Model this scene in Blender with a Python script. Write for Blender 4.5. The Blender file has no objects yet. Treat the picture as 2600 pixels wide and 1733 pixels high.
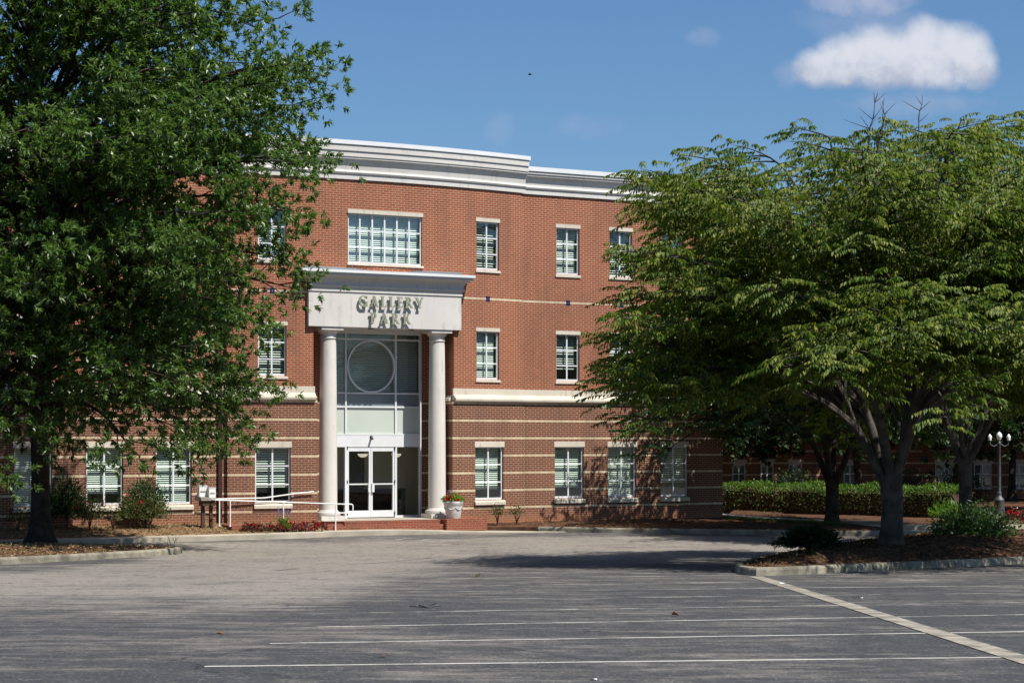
import bpy, math, random
import numpy as np
from mathutils import Vector, Matrix
rnd = random.Random(7)
R_ = np.random.default_rng(11)
scene = bpy.context.scene
C = scene.collection
rad = math.radians

# ------------------------------------------------------------------ camera
EYE = 2.82
cam_d = bpy.data.cameras.new("camera")
cam = bpy.data.objects.new("camera", cam_d); C.objects.link(cam)
cam.location = (0, 0, EYE); cam.rotation_euler = (rad(90), 0, 0)
cam_d.sensor_width = 36; cam_d.lens = 70; cam_d.shift_y = 0.0975
cam_d.clip_end = 5000
cam_d.dof.use_dof = True; cam_d.dof.focus_distance = 60; cam_d.dof.aperture_fstop = 9
scene.camera = cam

# ------------------------------------------------------------------ light
SUN_EL, SUN_AZ = rad(56.9), math.atan2(0.796, -0.605)       # azimuth measured from +Y towards +X
sd = Vector((math.sin(SUN_AZ)*math.cos(SUN_EL), math.cos(SUN_AZ)*math.cos(SUN_EL), math.sin(SUN_EL)))
sl = bpy.data.lights.new("sun", 'SUN'); sl.energy = 5.0; sl.angle = rad(0.53); sl.color = (1.0, 0.955, 0.88)
so = bpy.data.objects.new("sun", sl); C.objects.link(so)
so.rotation_euler = (-sd).to_track_quat('-Z', 'Y').to_euler(); so.location = (40, -30, 60)

scene.view_settings.view_transform = 'Standard'; scene.view_settings.look = 'None'
scene.view_settings.exposure = 0.5; scene.view_settings.gamma = 1

# node helper ------------------------------------------------------------
class NT:
    def __init__(s, tree): s.t = tree; tree.nodes.clear()
    def n(s, typ, **kw):
        nd = s.t.nodes.new(typ)
        for k, v in kw.items():
            if k.startswith('i_'):
                key = k[2:]; key = int(key) if key.isdigit() else key.replace('_', ' ')
                s.set(nd.inputs[key], v)
            else: setattr(nd, k, v)
        return nd
    def set(s, inp, v):
        if isinstance(v, bpy.types.NodeSocket): s.t.links.new(v, inp)
        else: inp.default_value = v
    def math(s, op, a, b=None, c=None, clamp=False):
        nd = s.t.nodes.new('ShaderNodeMath'); nd.operation = op; nd.use_clamp = clamp
        for i, v in enumerate((a, b, c)):
            if v is not None: s.set(nd.inputs[i], v)
        return nd.outputs[0]
    def mix(s, f, a, b, blend='MIX'):
        nd = s.t.nodes.new('ShaderNodeMix'); nd.data_type = 'RGBA'; nd.blend_type = blend
        s.set(nd.inputs[0], f); s.set(nd.inputs[6], a if isinstance(a, bpy.types.NodeSocket) else (*a, 1)); s.set(nd.inputs[7], b if isinstance(b, bpy.types.NodeSocket) else (*b, 1))
        return nd.outputs[2]
    def smooth(s, x, a, b):
        nd = s.t.nodes.new('ShaderNodeMapRange'); nd.interpolation_type = 'SMOOTHSTEP'
        s.set(nd.inputs[0], x); s.set(nd.inputs[1], a); s.set(nd.inputs[2], b)
        return nd.outputs[0]
    def noise(s, vec, scale, detail=3, rough=.55, color=False):
        nd = s.t.nodes.new('ShaderNodeTexNoise')
        if vec is not None: s.set(nd.inputs['Vector'], vec)
        nd.inputs['Scale'].default_value = scale; nd.inputs['Detail'].default_value = detail; nd.inputs['Roughness'].default_value = rough
        return nd.outputs[1 if color else 0]
    def mapping(s, vec, scale=(1, 1, 1), loc=(0, 0, 0), rot=(0, 0, 0)):
        nd = s.t.nodes.new('ShaderNodeMapping'); s.set(nd.inputs[0], vec)
        nd.inputs[1].default_value = loc; nd.inputs[2].default_value = rot; nd.inputs[3].default_value = scale
        return nd.outputs[0]

# ------------------------------------------------------------------ sky
w = bpy.data.worlds.new("World"); scene.world = w; w.use_nodes = True
nt = NT(w.node_tree)
sky = nt.n('ShaderNodeTexSky'); sky.sky_type = 'NISHITA'; sky.sun_disc = False
sky.sun_elevation = SUN_EL; sky.sun_rotation = SUN_AZ; sky.altitude = 100; sky.air_density = 1.0; sky.dust_density = 0.7; sky.ozone_density = 1.6
geo = nt.n('ShaderNodeTexCoord').outputs['Generated']
sx = nt.n('ShaderNodeSeparateXYZ', i_0=geo)
ymax = nt.math('MAXIMUM', sx.outputs[1], .05)
cu = nt.math('DIVIDE', sx.outputs[0], ymax); cv = nt.math('DIVIDE', sx.outputs[2], ymax)   # direction in the northern sky
comb = nt.n('ShaderNodeCombineXYZ', i_0=cu, i_1=cv).outputs[0]
nz = nt.noise(comb, 42, 5, .55); nz2 = nt.noise(comb, 110, 4, .6)
def pxd(px, py): return ((px-1300)/5055., (1120-py)/5055.)
blobs = [(2075, 180, 62, 52), (2150, 150, 78, 66), (2215, 130, 75, 74), (2290, 150, 95, 78), (2345, 115, 62, 72), (2400, 140, 85, 80), (2455, 145, 68, 78), (2485, 180, 52, 62), (2120, 190, 95, 42), (2300, 190, 200, 52)]
dens = None
for (px, py, rx, ry) in blobs:
    u, v = pxd(px, py)
    a = nt.math('DIVIDE', nt.math('SUBTRACT', cu, u), rx/5055.); b = nt.math('DIVIDE', nt.math('SUBTRACT', cv, v), ry/5055.)
    q = nt.math('SUBTRACT', 1.0, nt.math('ADD', nt.math('MULTIPLY', a, a), nt.math('MULTIPLY', b, b)))
    dens = q if dens is None else nt.math('SMOOTH_MAX', dens, q, .35)
dens = nt.math('ADD', dens, nt.math('MULTIPLY', nt.math('SUBTRACT', nz, .5), 1.5))
dens = nt.math('ADD', dens, nt.math('MULTIPLY', nt.math('SUBTRACT', nz2, .5), .5))
vb = pxd(0, 235)[1]
dens = nt.math('ADD', dens, nt.math('MULTIPLY', nt.smooth(cv, vb-.006, vb+.012), .6))
dens = nt.math('SUBTRACT', dens, .6)
alpha = nt.math('MULTIPLY', nt.smooth(dens, -.5, .95), .97)
# thin veils: above the big cloud and faint wisps
def veil(px, py, rx, ry, amt, sc, seed):
    u, v = pxd(px, py)
    a = nt.math('DIVIDE', nt.math('SUBTRACT', cu, u), rx/5055.); b = nt.math('DIVIDE', nt.math('SUBTRACT', cv, v), ry/5055.)
    q = nt.math('SUBTRACT', 1.0, nt.math('ADD', nt.math('MULTIPLY', a, a), nt.math('MULTIPLY', b, b)))
    n_ = nt.noise(nt.mapping(comb, loc=(seed, seed, 0)), sc, 4, .6)
    return nt.math('MULTIPLY', nt.smooth(nt.math('ADD', q, nt.math('MULTIPLY', nt.math('SUBTRACT', n_, .5), 2.2)), 0.1, 1.3), amt)
veils = veil(2190, -10, 190, 75, .75, 40, 1)
for args in ((1790, 95, 60, 35, .22, 60, 3), (1270, 330, 60, 60, .16, 50, 5), (1500, 320, 130, 45, .14, 40, 7), (2000, 190, 50, 45, .25, 60, 9), (2200, 60, 230, 60, .22, 40, 11), (2300, 265, 260, 40, .3, 40, 13)):
    veils = nt.math('MAXIMUM', veils, veil(*args))
lit = nt.smooth(nt.math('ADD', cv, nt.math('ADD', nt.math('MULTIPLY', nt.math('SUBTRACT', nz, .5), .045), nt.math('MULTIPLY', nt.math('SUBTRACT', nz2, .5), .014))), pxd(0, 250)[1], pxd(0, 125)[1])
ccol = nt.mix(lit, (4.3, 4.8, 6.2), (7.7, 8.0, 8.8))
skyc = nt.mix(1.0, sky.outputs[0], (0.66, 0.90, 1.14), 'MULTIPLY')
col = nt.mix(veils, skyc, (5.2, 5.6, 7.2))
col = nt.mix(alpha, col, ccol)
bg = nt.n('ShaderNodeBackground', i_0=col, i_1=0.066)
wo = nt.n('ShaderNodeOutputWorld', i_0=bg.outputs[0])

# ------------------------------------------------------------------ materials
def new_mat(name):
    m = bpy.data.materials.new(name); m.use_nodes = True
    return m, NT(m.node_tree)
def finish(nt, bsdf): nt.n('ShaderNodeOutputMaterial', i_0=bsdf)
def princ(nt, col, rough=.6, spec=.5, metal=0., normal=None):
    p = nt.n('ShaderNodeBsdfPrincipled')
    nt.set(p.inputs['Base Color'], col if isinstance(col, bpy.types.NodeSocket) else (*col, 1))
    nt.set(p.inputs['Roughness'], rough); p.inputs['Specular IOR Level'].default_value = spec; p.inputs['Metallic'].default_value = metal
    if normal is not None: nt.set(p.inputs['Normal'], normal)
    return p
def bump(nt, h, strength=.3, dist=.01):
    return nt.n('ShaderNodeBump', i_Height=h, i_Strength=strength, i_Distance=dist).outputs[0]
def pos(nt): return nt.n('ShaderNodeNewGeometry').outputs['Position']
def stained(name, a, b, stain, amt, rough=.85):
    """plaster with faint rain streaks"""
    m, nt = new_mat(name); p = pos(nt)
    c = nt.mix(nt.smooth(nt.noise(p, .9, 5, .6), .3, .7), a, b)
    st = nt.noise(nt.mapping(p, (7, 7, .55)), 1., 5, .65); bl = nt.noise(p, 2.3, 4, .6)
    c = nt.mix(nt.math('MULTIPLY', nt.math('MULTIPLY', nt.smooth(st, .48, .72), nt.smooth(bl, .40, .62)), amt), c, stain)
    c = nt.mix(nt.math('MULTIPLY', nt.smooth(nt.noise(p, 30, 4, .7), .5, .7), .10), c, stain)
    finish(nt, princ(nt, c, rough, .2, 0, bump(nt, nt.noise(p, 24, 4, .7), .3, .01)).outputs[0]); return m
def varied(name, a, b, scale=2., rough=.7, spec=.3, detail=4, bmp=0., fine=0., metal=0.):
    """a surface whose real colour wanders between a and b"""
    m, nt = new_mat(name); p = pos(nt)
    n1 = nt.smooth(nt.noise(p, scale, detail, .6), .3, .7)
    c = nt.mix(n1, a, b)
    if fine:
        n2 = nt.noise(p, scale*25, 2, .6)
        c = nt.mix(fine, c, nt.mix(n2, (0, 0, 0), (1, 1, 1)), 'OVERLAY')
    nr = bump(nt, nt.noise(p, scale*18, 3), bmp, .01) if bmp else None
    finish(nt, princ(nt, c, rough, spec, metal, nr).outputs[0]); return m

ROW, BZ = .0695, .665
def brick_mat(name, c1, c2, c3, mortar, lower):
    m, nt = new_mat(name)
    uv = nt.n('ShaderNodeUVMap').outputs[0]; s = nt.n('ShaderNodeSeparateXYZ', i_0=uv)
    vv = nt.math('SUBTRACT', s.outputs[1], BZ)
    vec = nt.n('ShaderNodeCombineXYZ', i_0=s.outputs[0], i_1=nt.math('ADD', vv, 40*ROW)).outputs[0]
    def bt(width, offs):
        b = nt.n('ShaderNodeTexBrick'); b.offset = offs
        nt.set(b.inputs['Vector'], vec)
        for k, v in (('Scale', 1.), ('Mortar Size', .0058), ('Mortar Smooth', .15), ('Bias', 0.), ('Brick Width', width), ('Row Height', ROW)): b.inputs[k].default_value = v
        b.inputs['Color1'].default_value = (*c1, 1); b.inputs['Color2'].default_value = (*c2, 1); b.inputs['Mortar'].default_value = (*mortar, 1)
        return b
    b = bt(.207, .5); col = b.outputs[0]; fac = b.outputs[1]
    # some darker / flashed bricks
    p = pos(nt)
    big = nt.noise(uv, .55, 4, .6); mid = nt.noise(nt.mapping(uv, (4.8, 14.4, 1)), 1.0, 1, .5)
    col = nt.mix(nt.math('MULTIPLY', nt.math('MULTIPLY', nt.smooth(mid, .52, .72), .55), nt.math('SUBTRACT', 1.0, fac)), col, c3)
    row = nt.math('FLOOR', nt.math('DIVIDE', vv, ROW))
    if lower: band = nt.math('LESS_THAN', nt.math('MODULO', nt.math('ADD', row, 80.), 8.), .5)
    else: band = nt.math('COMPARE', row, 96., .3)
    bb = bt(.1035, 0.)
    bb.inputs['Color1'].default_value = (.64, .53, .37, 1); bb.inputs['Color2'].default_value = (.54, .43, .28, 1); bb.inputs['Mortar'].default_value = (.42, .33, .22, 1)
    col = nt.mix(band, col, bb.outputs[0])
    # weather stains: low near the ground, blotches
    st = nt.smooth(nt.math('ADD', nt.math('MULTIPLY', nt.noise(nt.mapping(uv, (1.6, .25, 1)), 1., 4, .6), 1.2), nt.math('MULTIPLY', big, .4)), .65, 1.05)
    col = nt.mix(nt.math('MULTIPLY', st, .28), col, (.08, .05, .04))
    if lower:
        damp = nt.math('MULTIPLY', nt.smooth(nt.math('ADD', s.outputs[1], nt.math('MULTIPLY', nt.noise(uv, 1.3, 3), -.5)), .42, .0), .45)
        col = nt.mix(damp, col, (.36, .15, .07))
    nr = bump(nt, nt.math('SUBTRACT', 1.0, fac), .5, .006)
    finish(nt, princ(nt, col, .82, .25, 0, nr).outputs[0]); return m
M = {}
M['brick_up'] = brick_mat('upper_red_brick', (.280, .078, .041), (.236, .062, .034), (.175, .049, .030), (.55, .40, .24), False)
M['brick_lo'] = brick_mat('lower_brown_brick', (.172, .060, .039), (.138, .048, .033), (.095, .037, .028), (.50, .355, .215), True)
M['brick_step'] = brick_mat('step_brick', (.25, .062, .035), (.20, .05, .03), (.14, .045, .03), (.34, .22, .14), False)
M['stucco'] = stained('warm_white_stucco', (.60, .575, .545), (.55, .525, .495), (.27, .28, .25), .42)
M['column'] = stained('painted_column', (.64, .61, .565), (.58, .55, .51), (.30, .27, .23), .38, .7)
M['coping'] = varied('white_metal_coping', (.72, .73, .74), (.64, .65, .66), .8, .4, .5)
M['stone'] = stained('cast_stone', (.60, .545, .455), (.53, .48, .395), (.26, .23, .18), .5)
M['white'] = varied('white_frame_paint', (.70, .71, .73), (.62, .63, .65), 1.5, .35, .5)
M['flash'] = varied('grey_flashing', (.17, .18, .20), (.12, .125, .14), 1.5, .45, .5)
M['rail'] = varied('white_rail_paint', (.80, .80, .78), (.70, .70, .68), 3, .35, .5)
M['tile'] = varied('cobalt_tile', (.01, .012, .11), (.006, .008, .07), 6, .15, .6)
M['bronze'] = varied('dark_downspout', (.055, .018, .012), (.035, .014, .01), 3, .4, .5)
M['letter'] = varied('pale_green_letter_metal', (.27, .29, .205), (.22, .235, .165), 4, .4, .5)
M['blind'] = varied('blind_slat', (.80, .82, .77), (.70, .72, .67), 2, .5, .3)
M['interior'] = varied('interior_plaster', (.60, .56, .46), (.52, .48, .40), 1, .9, .1)
M['darkwood'] = varied('dark_wainscot', (.03, .022, .017), (.02, .015, .012), 3, .5, .3)
M['carpet'] = varied('office_carpet', (.06, .055, .05), (.045, .04, .038), 5, .95, .1)
M['spandrel'] = varied('spandrel_glass', (.17, .20, .22), (.15, .18, .20), .8, .08, .6)
M['panel'] = varied('backpainted_glass', (.50, .55, .50), (.46, .51, .46), .8, .12, .6)
M['concrete'] = varied('pale_concrete', (.43, .385, .31), (.30, .27, .215), 1.2, .9, .15, 6, .3, .12)
M['kerbm'] = varied('weathered_kerb', (.30, .27, .21), (.115, .105, .082), 1.9, .9, .15, 7, .4, .15)
M['mulch'] = varied('bark_mulch', (.27, .165, .090), (.14, .082, .045), 3.5, .95, .1, 8, .9, .35)
M['mulch_red'] = varied('pine_straw', (.125, .062, .034), (.055, .031, .020), 3.5, .95, .1, 8, .9, .35)
M['bark'] = varied('oak_bark', (.060, .048, .038), (.022, .018, .015), 5, .95, .1, 8, 1., .3)
M['bark_z'] = varied('zelkova_bark', (.092, .080, .069), (.040, .034, .030), 4, .9, .15, 8, .8, .25)
M['twig'] = varied('twig_brown', (.09, .062, .045), (.05, .034, .026), 6, .9, .1)
M['iron'] = varied('grey_lamp_iron', (.085, .085, .09), (.06, .06, .065), 5, .5, .5)
M['pot'] = varied('white_glazed_pot', (.66, .66, .64), (.42, .42, .42), 4, .5, .4, 6, .2)
M['soil'] = varied('soil', (.05, .032, .02), (.03, .02, .014), 8, .95, .1)
M['mailbrown'] = varied('brown_wood_post', (.085, .05, .032), (.045, .028, .02), 5, .8, .2)
M['mailwhite'] = varied('white_sheet_metal', (.76, .76, .75), (.66, .66, .65), 3, .4, .5)
M['mailgrey'] = varied('grey_zinc_base', (.30, .28, .24), (.20, .185, .16), 5, .6, .4)
M['stonegrey'] = varied('grey_splash_stone', (.34, .34, .33), (.22, .22, .22), 5, .9, .1)
def paint_mat():
    m, nt = new_mat('worn_white_paint'); p = pos(nt)
    n1 = nt.noise(nt.mapping(p, (.5, 3, 1)), 2.2, 6, .75); sy = nt.n('ShaderNodeSeparateXYZ', i_0=p)
    far = nt.smooth(sy.outputs[1], 18, 27)
    f = nt.smooth(nt.math('SUBTRACT', n1, nt.math('MULTIPLY', far, .085)), .34, .52)
    tr = nt.n('ShaderNodeBsdfTransparent'); b = princ(nt, nt.mix(n1, (.42, .40, .365), (.66, .64, .58)), .85, .2)
    finish(nt, nt.n('ShaderNodeMixShader', i_0=nt.math('MULTIPLY', f, .9), i_1=tr.outputs[0], i_2=b.outputs[0]).outputs[0]); return m
M['paint'] = paint_mat()
M['roofm'] = varied('roof_membrane', (.40, .40, .39), (.33, .33, .32), .5, .9, .1)
M['black'] = varied('black_hardware', (.02, .02, .02), (.012, .012, .012), 4, .4, .5)
M['leafbrown'] = varied('dead_leaf', (.25, .10, .045), (.16, .075, .035), 9, .8, .2)
M['paper'] = varied('white_paper', (.8, .8, .8), (.7, .7, .72), 6, .8, .2)
M['curtain'] = varied('grey_curtain', (.20, .23, .23), (.12, .14, .15), 3, .8, .2)
M['globe'] = varied('white_lamp_globe', (.82, .82, .82), (.74, .74, .75), 4, .25, .5)
M['picture'] = varied('picture_print', (.42, .42, .36), (.12, .13, .11), 4, .6, .2, 6)

m, nt = new_mat('lit_bowl'); pb = princ(nt, (.8, .76, .66), .4, .3); pb.inputs['Emission Color'].default_value = (1, .9, .7, 1); pb.inputs['Emission Strength'].default_value = .45
finish(nt, pb.outputs[0]); M['bowl'] = m
def glass_mat(name, tint, ior):
    m, nt = new_mat(name)
    bf = nt.n('ShaderNodeNewGeometry').outputs['Backfacing']
    fr = nt.n('ShaderNodeFresnel', i_0=nt.math('ADD', nt.math('MULTIPLY', bf, 1/ior-ior), ior)).outputs[0]
    t = nt.n('ShaderNodeBsdfTransparent', i_0=(*tint, 1)); g = nt.n('ShaderNodeBsdfGlossy'); g.inputs['Roughness'].default_value = 0.0
    wob = bump(nt, nt.noise(pos(nt), 1.6, 2), .04, .02); nt.set(g.inputs['Normal'], wob)
    g.inputs['Color'].default_value = (.9, .96, 1, 1)
    finish(nt, nt.n('ShaderNodeMixShader', i_0=fr, i_1=t.outputs[0], i_2=g.outputs[0]).outputs[0]); return m
M['glass'] = glass_mat('window_glass', (.88, .96, .92), 1.9)
M['glass_dark'] = glass_mat('entrance_glass', (.86, .90, .87), 1.6)

def leaf_mat(name, cols, rough=.42, spec=.45, trans=.35, tcol=None):
    m, nt = new_mat(name)
    g = nt.n('ShaderNodeNewGeometry'); r = g.outputs['Random Per Island']
    ramp = nt.n('ShaderNodeValToRGB', i_0=r); el = ramp.color_ramp.elements
    while len(el) < len(cols): el.new(.5)
    for i, c in enumerate(cols): el[i].position = i/(len(cols)-1); el[i].color = (*c, 1)
    n1 = nt.noise(g.outputs['Position'], .9, 3, .6)
    c = nt.mix(nt.smooth(n1, .35, .68), ramp.outputs[0], nt.mix(1., ramp.outputs[0], (.62, .78, .62), 'MULTIPLY'))
    p = princ(nt, c, rough, spec)
    tr = nt.n('ShaderNodeBsdfTranslucent'); nt.set(tr.inputs[0], nt.mix(1., c, tcol or (1.25, 1.45, .6), 'MULTIPLY'))
    finish(nt, nt.n('ShaderNodeMixShader', i_0=trans, i_1=p.outputs[0], i_2=tr.outputs[0]).outputs[0]); return m
M['leaf_oak'] = leaf_mat('oak_leaf', [(.062, .108, .026), (.085, .145, .034), (.115, .180, .044), (.165, .225, .07)], .42, .6, .36)
M['leaf_zel'] = leaf_mat('zelkova_leaf', [(.062, .105, .018), (.095, .142, .022), (.165, .200, .030), (.30, .275, .055)], .55, .25, .38)
M['leaf_pear'] = leaf_mat('small_tree_leaf', [(.035, .072, .025), (.055, .105, .034), (.085, .145, .048)], .42, .5, .35)
M['leaf_dark'] = leaf_mat('dark_evergreen_leaf', [(.016, .034, .012), (.026, .050, .016), (.038, .066, .022)], .6, .25, .2)
M['leaf_holly'] = leaf_mat('holly_leaf', [(.024, .056, .022), (.036, .076, .028), (.055, .10, .036)], .6, .25, .22)
M['leaf_rose'] = leaf_mat('rose_leaf', [(.055, .085, .022), (.085, .11, .03), (.13, .12, .04), (.16, .09, .05)], .5, .4, .3)
M['leaf_hedge'] = leaf_mat('hedge_leaf', [(.080, .145, .020), (.105, .180, .026), (.14, .21, .036)], .5, .3, .35)
M['leaf_dry'] = leaf_mat('dry_twig_leaf', [(.11, .075, .045), (.15, .105, .06), (.09, .10, .035)], .8, .2, .1, (1, 1, 1))
M['leaf_lime'] = leaf_mat('lime_leaf', [(.11, .21, .02), (.16, .28, .03), (.20, .32, .05)], .5, .4, .4)
M['leaf_redbed'] = leaf_mat('bronze_begonia_leaf', [(.10, .022, .018), (.16, .05, .035), (.22, .08, .06), (.26, .14, .10)], .35, .5, .2, (1.2, .8, .7))
M['red'] = leaf_mat('red_petal', [(.50, .012, .016), (.62, .02, .022)], .5, .3, .3, (1.2, .5, .5))
M['pink'] = leaf_mat('pink_petal', [(.60, .03, .08), (.68, .06, .09)], .5, .3, .3, (1.2, .6, .7))
M['violet'] = leaf_mat('violet_petal', [(.17, .15, .38), (.24, .22, .46)], .6, .3, .3, (1, 1, 1.2))
M['chip'] = leaf_mat('bark_chip', [(.12, .07, .038), (.22, .14, .075), (.33, .235, .135), (.46, .36, .22)], .9, .1, 0., (1, 1, 1))
M['chip_red'] = leaf_mat('pine_needle_chip', [(.06, .034, .02), (.12, .066, .034), (.22, .13, .07)], .9, .1, 0., (1, 1, 1))
M['grassm'] = leaf_mat('grass_blade', [(.04, .08, .015), (.06, .11, .02), (.09, .13, .03)], .6, .3, .3)

# asphalt: sealed dark stalls, worn tan aisle; 'wear' is stored on the mesh
def asphalt_mat():
    m, nt = new_mat('asphalt'); p = pos(nt)
    at = nt.n('ShaderNodeAttribute'); at.attribute_name = 'wear'
    wear = at.outputs['Fac']
    st = nt.noise(nt.mapping(p, (.30, 1.0, 1)), 2.6, 8, .74)        # streaks run with the stalls
    bl = nt.noise(p, .33, 5, .6)
    f = nt.math('ADD', wear, nt.math('ADD', nt.math('MULTIPLY', nt.math('SUBTRACT', st, .5), 2.3), nt.math('MULTIPLY', nt.math('SUBTRACT', bl, .5), 1.1)))
    f = nt.smooth(f, .05, .95)
    c = nt.mix(f, (.044, .045, .048), (.225, .200, .172))
    sp = nt.noise(nt.mapping(p, (1, .38, 1)), 34, 4, .8)                                     # aggregate
    c = nt.mix(nt.math('MULTIPLY', nt.smooth(sp, .53, .66), nt.math('ADD', .34, nt.math('MULTIPLY', f, .25))), c, (.34, .31, .275))
    sp2 = nt.noise(nt.mapping(p, (1, .30, 1), loc=(3, 8, 1)), 15, 5, .8)
    c = nt.mix(nt.math('MULTIPLY', nt.smooth(sp2, .52, .66), .55), c, (.035, .036, .04))
    scr = nt.noise(nt.mapping(p, (.9, 3.0, 1), rot=(0, 0, .05)), 2.6, 8, .78)  # scuffed lighter smears
    c = nt.mix(nt.math('MULTIPLY', nt.smooth(scr, .57, .67), .55), c, (.25, .23, .205))
    mo = nt.noise(nt.mapping(p, (1, .30, 1), loc=(9, 2, 0)), 5.5, 9, .86)
    c = nt.mix(nt.math('MULTIPLY', nt.smooth(mo, .52, .66), nt.math('ADD', .16, nt.math('MULTIPLY', f, .25))), c, (.23, .21, .188))
    c = nt.mix(nt.math('MULTIPLY', nt.smooth(mo, .50, .38), .45), c, (.030, .031, .034))
    oil = nt.noise(nt.mapping(p, (1, 1.6, 1)), .8, 4, .6)
    c = nt.mix(nt.math('MULTIPLY', nt.smooth(oil, .62, .74), .35), c, (.03, .031, .034))
    vor = nt.n('ShaderNodeTexVoronoi'); vor.feature = 'DISTANCE_TO_EDGE'; vor.inputs['Scale'].default_value = .20
    wv = nt.n('ShaderNodeVectorMath'); wv.operation = 'ADD'
    nt.set(wv.inputs[0], p); nv = nt.n('ShaderNodeVectorMath'); nv.operation = 'SCALE'; nt.set(nv.inputs[0], nt.noise(p, .9, 4, .6, True)); nv.inputs['Scale'].default_value = 1.6
    nt.set(wv.inputs[1], nv.outputs[0]); nt.set(vor.inputs['Vector'], wv.outputs[0])
    crack = nt.math('MULTIPLY', nt.math('LESS_THAN', vor.outputs[0], .0045), nt.smooth(nt.noise(p, .4, 2), .5, .62))
    c = nt.mix(nt.math('MULTIPLY', crack, .8), c, (.02, .02, .021))
    nr = bump(nt, sp, .35, .006)
    finish(nt, princ(nt, c, .86, .22, 0, nr).outputs[0]); return m
M['asphalt'] = asphalt_mat()
M['gutter'] = varied('exposed_gutter', (.36, .325, .265), (.15, .138, .115), 3, .9, .15, 7, .4, .4)
M['earth'] = varied('far_grass_earth', (.07, .085, .03), (.10, .08, .045), .4, .95, .1, 6)

# ------------------------------------------------------------------ mesh helpers
def tag(o, label=None, cat=None, group=None, kind=None):
    for k, v in (('label', label), ('category', cat), ('group', group), ('kind', kind)):
        if v: o[k] = v
    return o
def empty(name, loc=(0, 0, 0), rz=0.):
    o = bpy.data.objects.new(name, None); o.location = loc; o.rotation_euler = (0, 0, rz)
    o.empty_display_size = .3; C.objects.link(o); return o
def local(root):
    return Matrix.Translation(root.location) @ root.rotation_euler.to_matrix().to_4x4()
class MB:
    def __init__(s): s.v = []; s.f = []; s.uv = []; s.has_uv = False
    def face(s, pts, uvs=None):
        b = len(s.v); s.v += [tuple(p) for p in pts]; s.f.append(tuple(range(b, b+len(pts))))
        if uvs is None: s.uv += [(0, 0)]*len(pts)
        else: s.uv += list(uvs); s.has_uv = True
    def box(s, x0, x1, y0, y1, z0, z1, T=None):
        p = [Vector((x, y, z)) for z in (z0, z1) for y in (y0, y1) for x in (x0, x1)]
        if T: p = [T(q) if callable(T) else T @ q for q in p]
        b = len(s.v); s.v += [tuple(q) for q in p]; s.uv += [(0, 0)]*8
        s.f += [tuple(b+i for i in q) for q in ((0, 2, 3, 1), (4, 5, 7, 6), (0, 1, 5, 4), (2, 6, 7, 3), (0, 4, 6, 2), (1, 3, 7, 5))]
    def tube(s, pts, r, sides=8, cap=True):
        n = len(pts); rs = r if hasattr(r, '__len__') else [r]*n; b = len(s.v)
        pts = [Vector(p) for p in pts]; ref = None
        for i, p in enumerate(pts):
            t = (pts[min(i+1, n-1)]-pts[max(i-1, 0)]).normalized()
            if ref is None: ref = Vector((1, 0, 0)) if abs(t.x) < .8 else Vector((0, 1, 0))
            u = (ref - t*ref.dot(t)).normalized(); ref = u; v = t.cross(u)
            for k in range(sides):
                a = 2*math.pi*k/sides; s.v.append(tuple(p+(u*math.cos(a)+v*math.sin(a))*rs[i])); s.uv.append((0, 0))
        for i in range(n-1):
            for k in range(sides):
                k2 = (k+1) % sides; s.f.append((b+i*sides+k, b+i*sides+k2, b+(i+1)*sides+k2, b+(i+1)*sides+k))
        if cap:
            s.f.append(tuple(b+k for k in reversed(range(sides)))); s.f.append(tuple(b+(n-1)*sides+k for k in range(sides)))
    def lathe(s, prof, seg=28, T=None, o=(0, 0, 0)):
        b = len(s.v); n = len(prof)
        for (r, z) in prof:
            for k in range(seg):
                a = 2*math.pi*k/seg; p = Vector((o[0]+r*math.cos(a), o[1]+r*math.sin(a), o[2]+z))
                if T: p = T(p) if callable(T) else T @ p
                s.v.append(tuple(p)); s.uv.append((0, 0))
        for i in range(n-1):
            for k in range(seg):
                k2 = (k+1) % seg; s.f.append((b+i*seg+k, b+i*seg+k2, b+(i+1)*seg+k2, b+(i+1)*seg+k))
        s.f.append(tuple(b+k for k in reversed(range(seg)))); s.f.append(tuple(b+(n-1)*seg+k for k in range(seg)))
    def prism(s, poly, d0, d1, F):
        """2-D polygon (counter-clockwise) extruded from d0 (back) to d1 (front); F(x, y, d) -> point"""
        n = len(poly); b = len(s.v)
        for d in (d0, d1):
            for (x, y) in poly: s.v.append(tuple(F(x, y, d))); s.uv.append((0, 0))
        s.f.append(tuple(b+i for i in reversed(range(n)))); s.f.append(tuple(b+n+i for i in range(n)))
        for i in range(n):
            j = (i+1) % n; s.f.append((b+i, b+j, b+n+j, b+n+i))
    def build(s, name, mat, parent=None, smooth=False, bevel=0.):
        me = bpy.data.meshes.new(name)
        vs = s.v
        if parent is not None and parent.type == 'EMPTY':
            inv = local(parent).inverted(); vs = [tuple(inv @ Vector(v)) for v in s.v]
        elif parent is not None and parent.parent is not None and parent.type == 'MESH':
            root = parent
            while root.parent: root = root.parent
            inv = (chain(parent)).inverted(); vs = [tuple(inv @ Vector(v)) for v in s.v]
        me.from_pydata(vs, [], s.f)
        if s.has_uv:
            uvl = me.uv_layers.new(name='UVMap')
            li = np.empty(len(me.loops), dtype=np.int32); me.loops.foreach_get('vertex_index', li)
            uvl.data.foreach_set('uv', np.array(s.uv, dtype=np.float32)[li].ravel())
        me.materials.append(mat)
        if smooth: me.shade_smooth()
        o = bpy.data.objects.new(name, me); C.objects.link(o)
        if parent is not None: o.parent = parent
        if bevel:
            md = o.modifiers.new('bevel', 'BEVEL'); md.width = bevel; md.segments = 2; md.limit_method = 'ANGLE'
        return o
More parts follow.
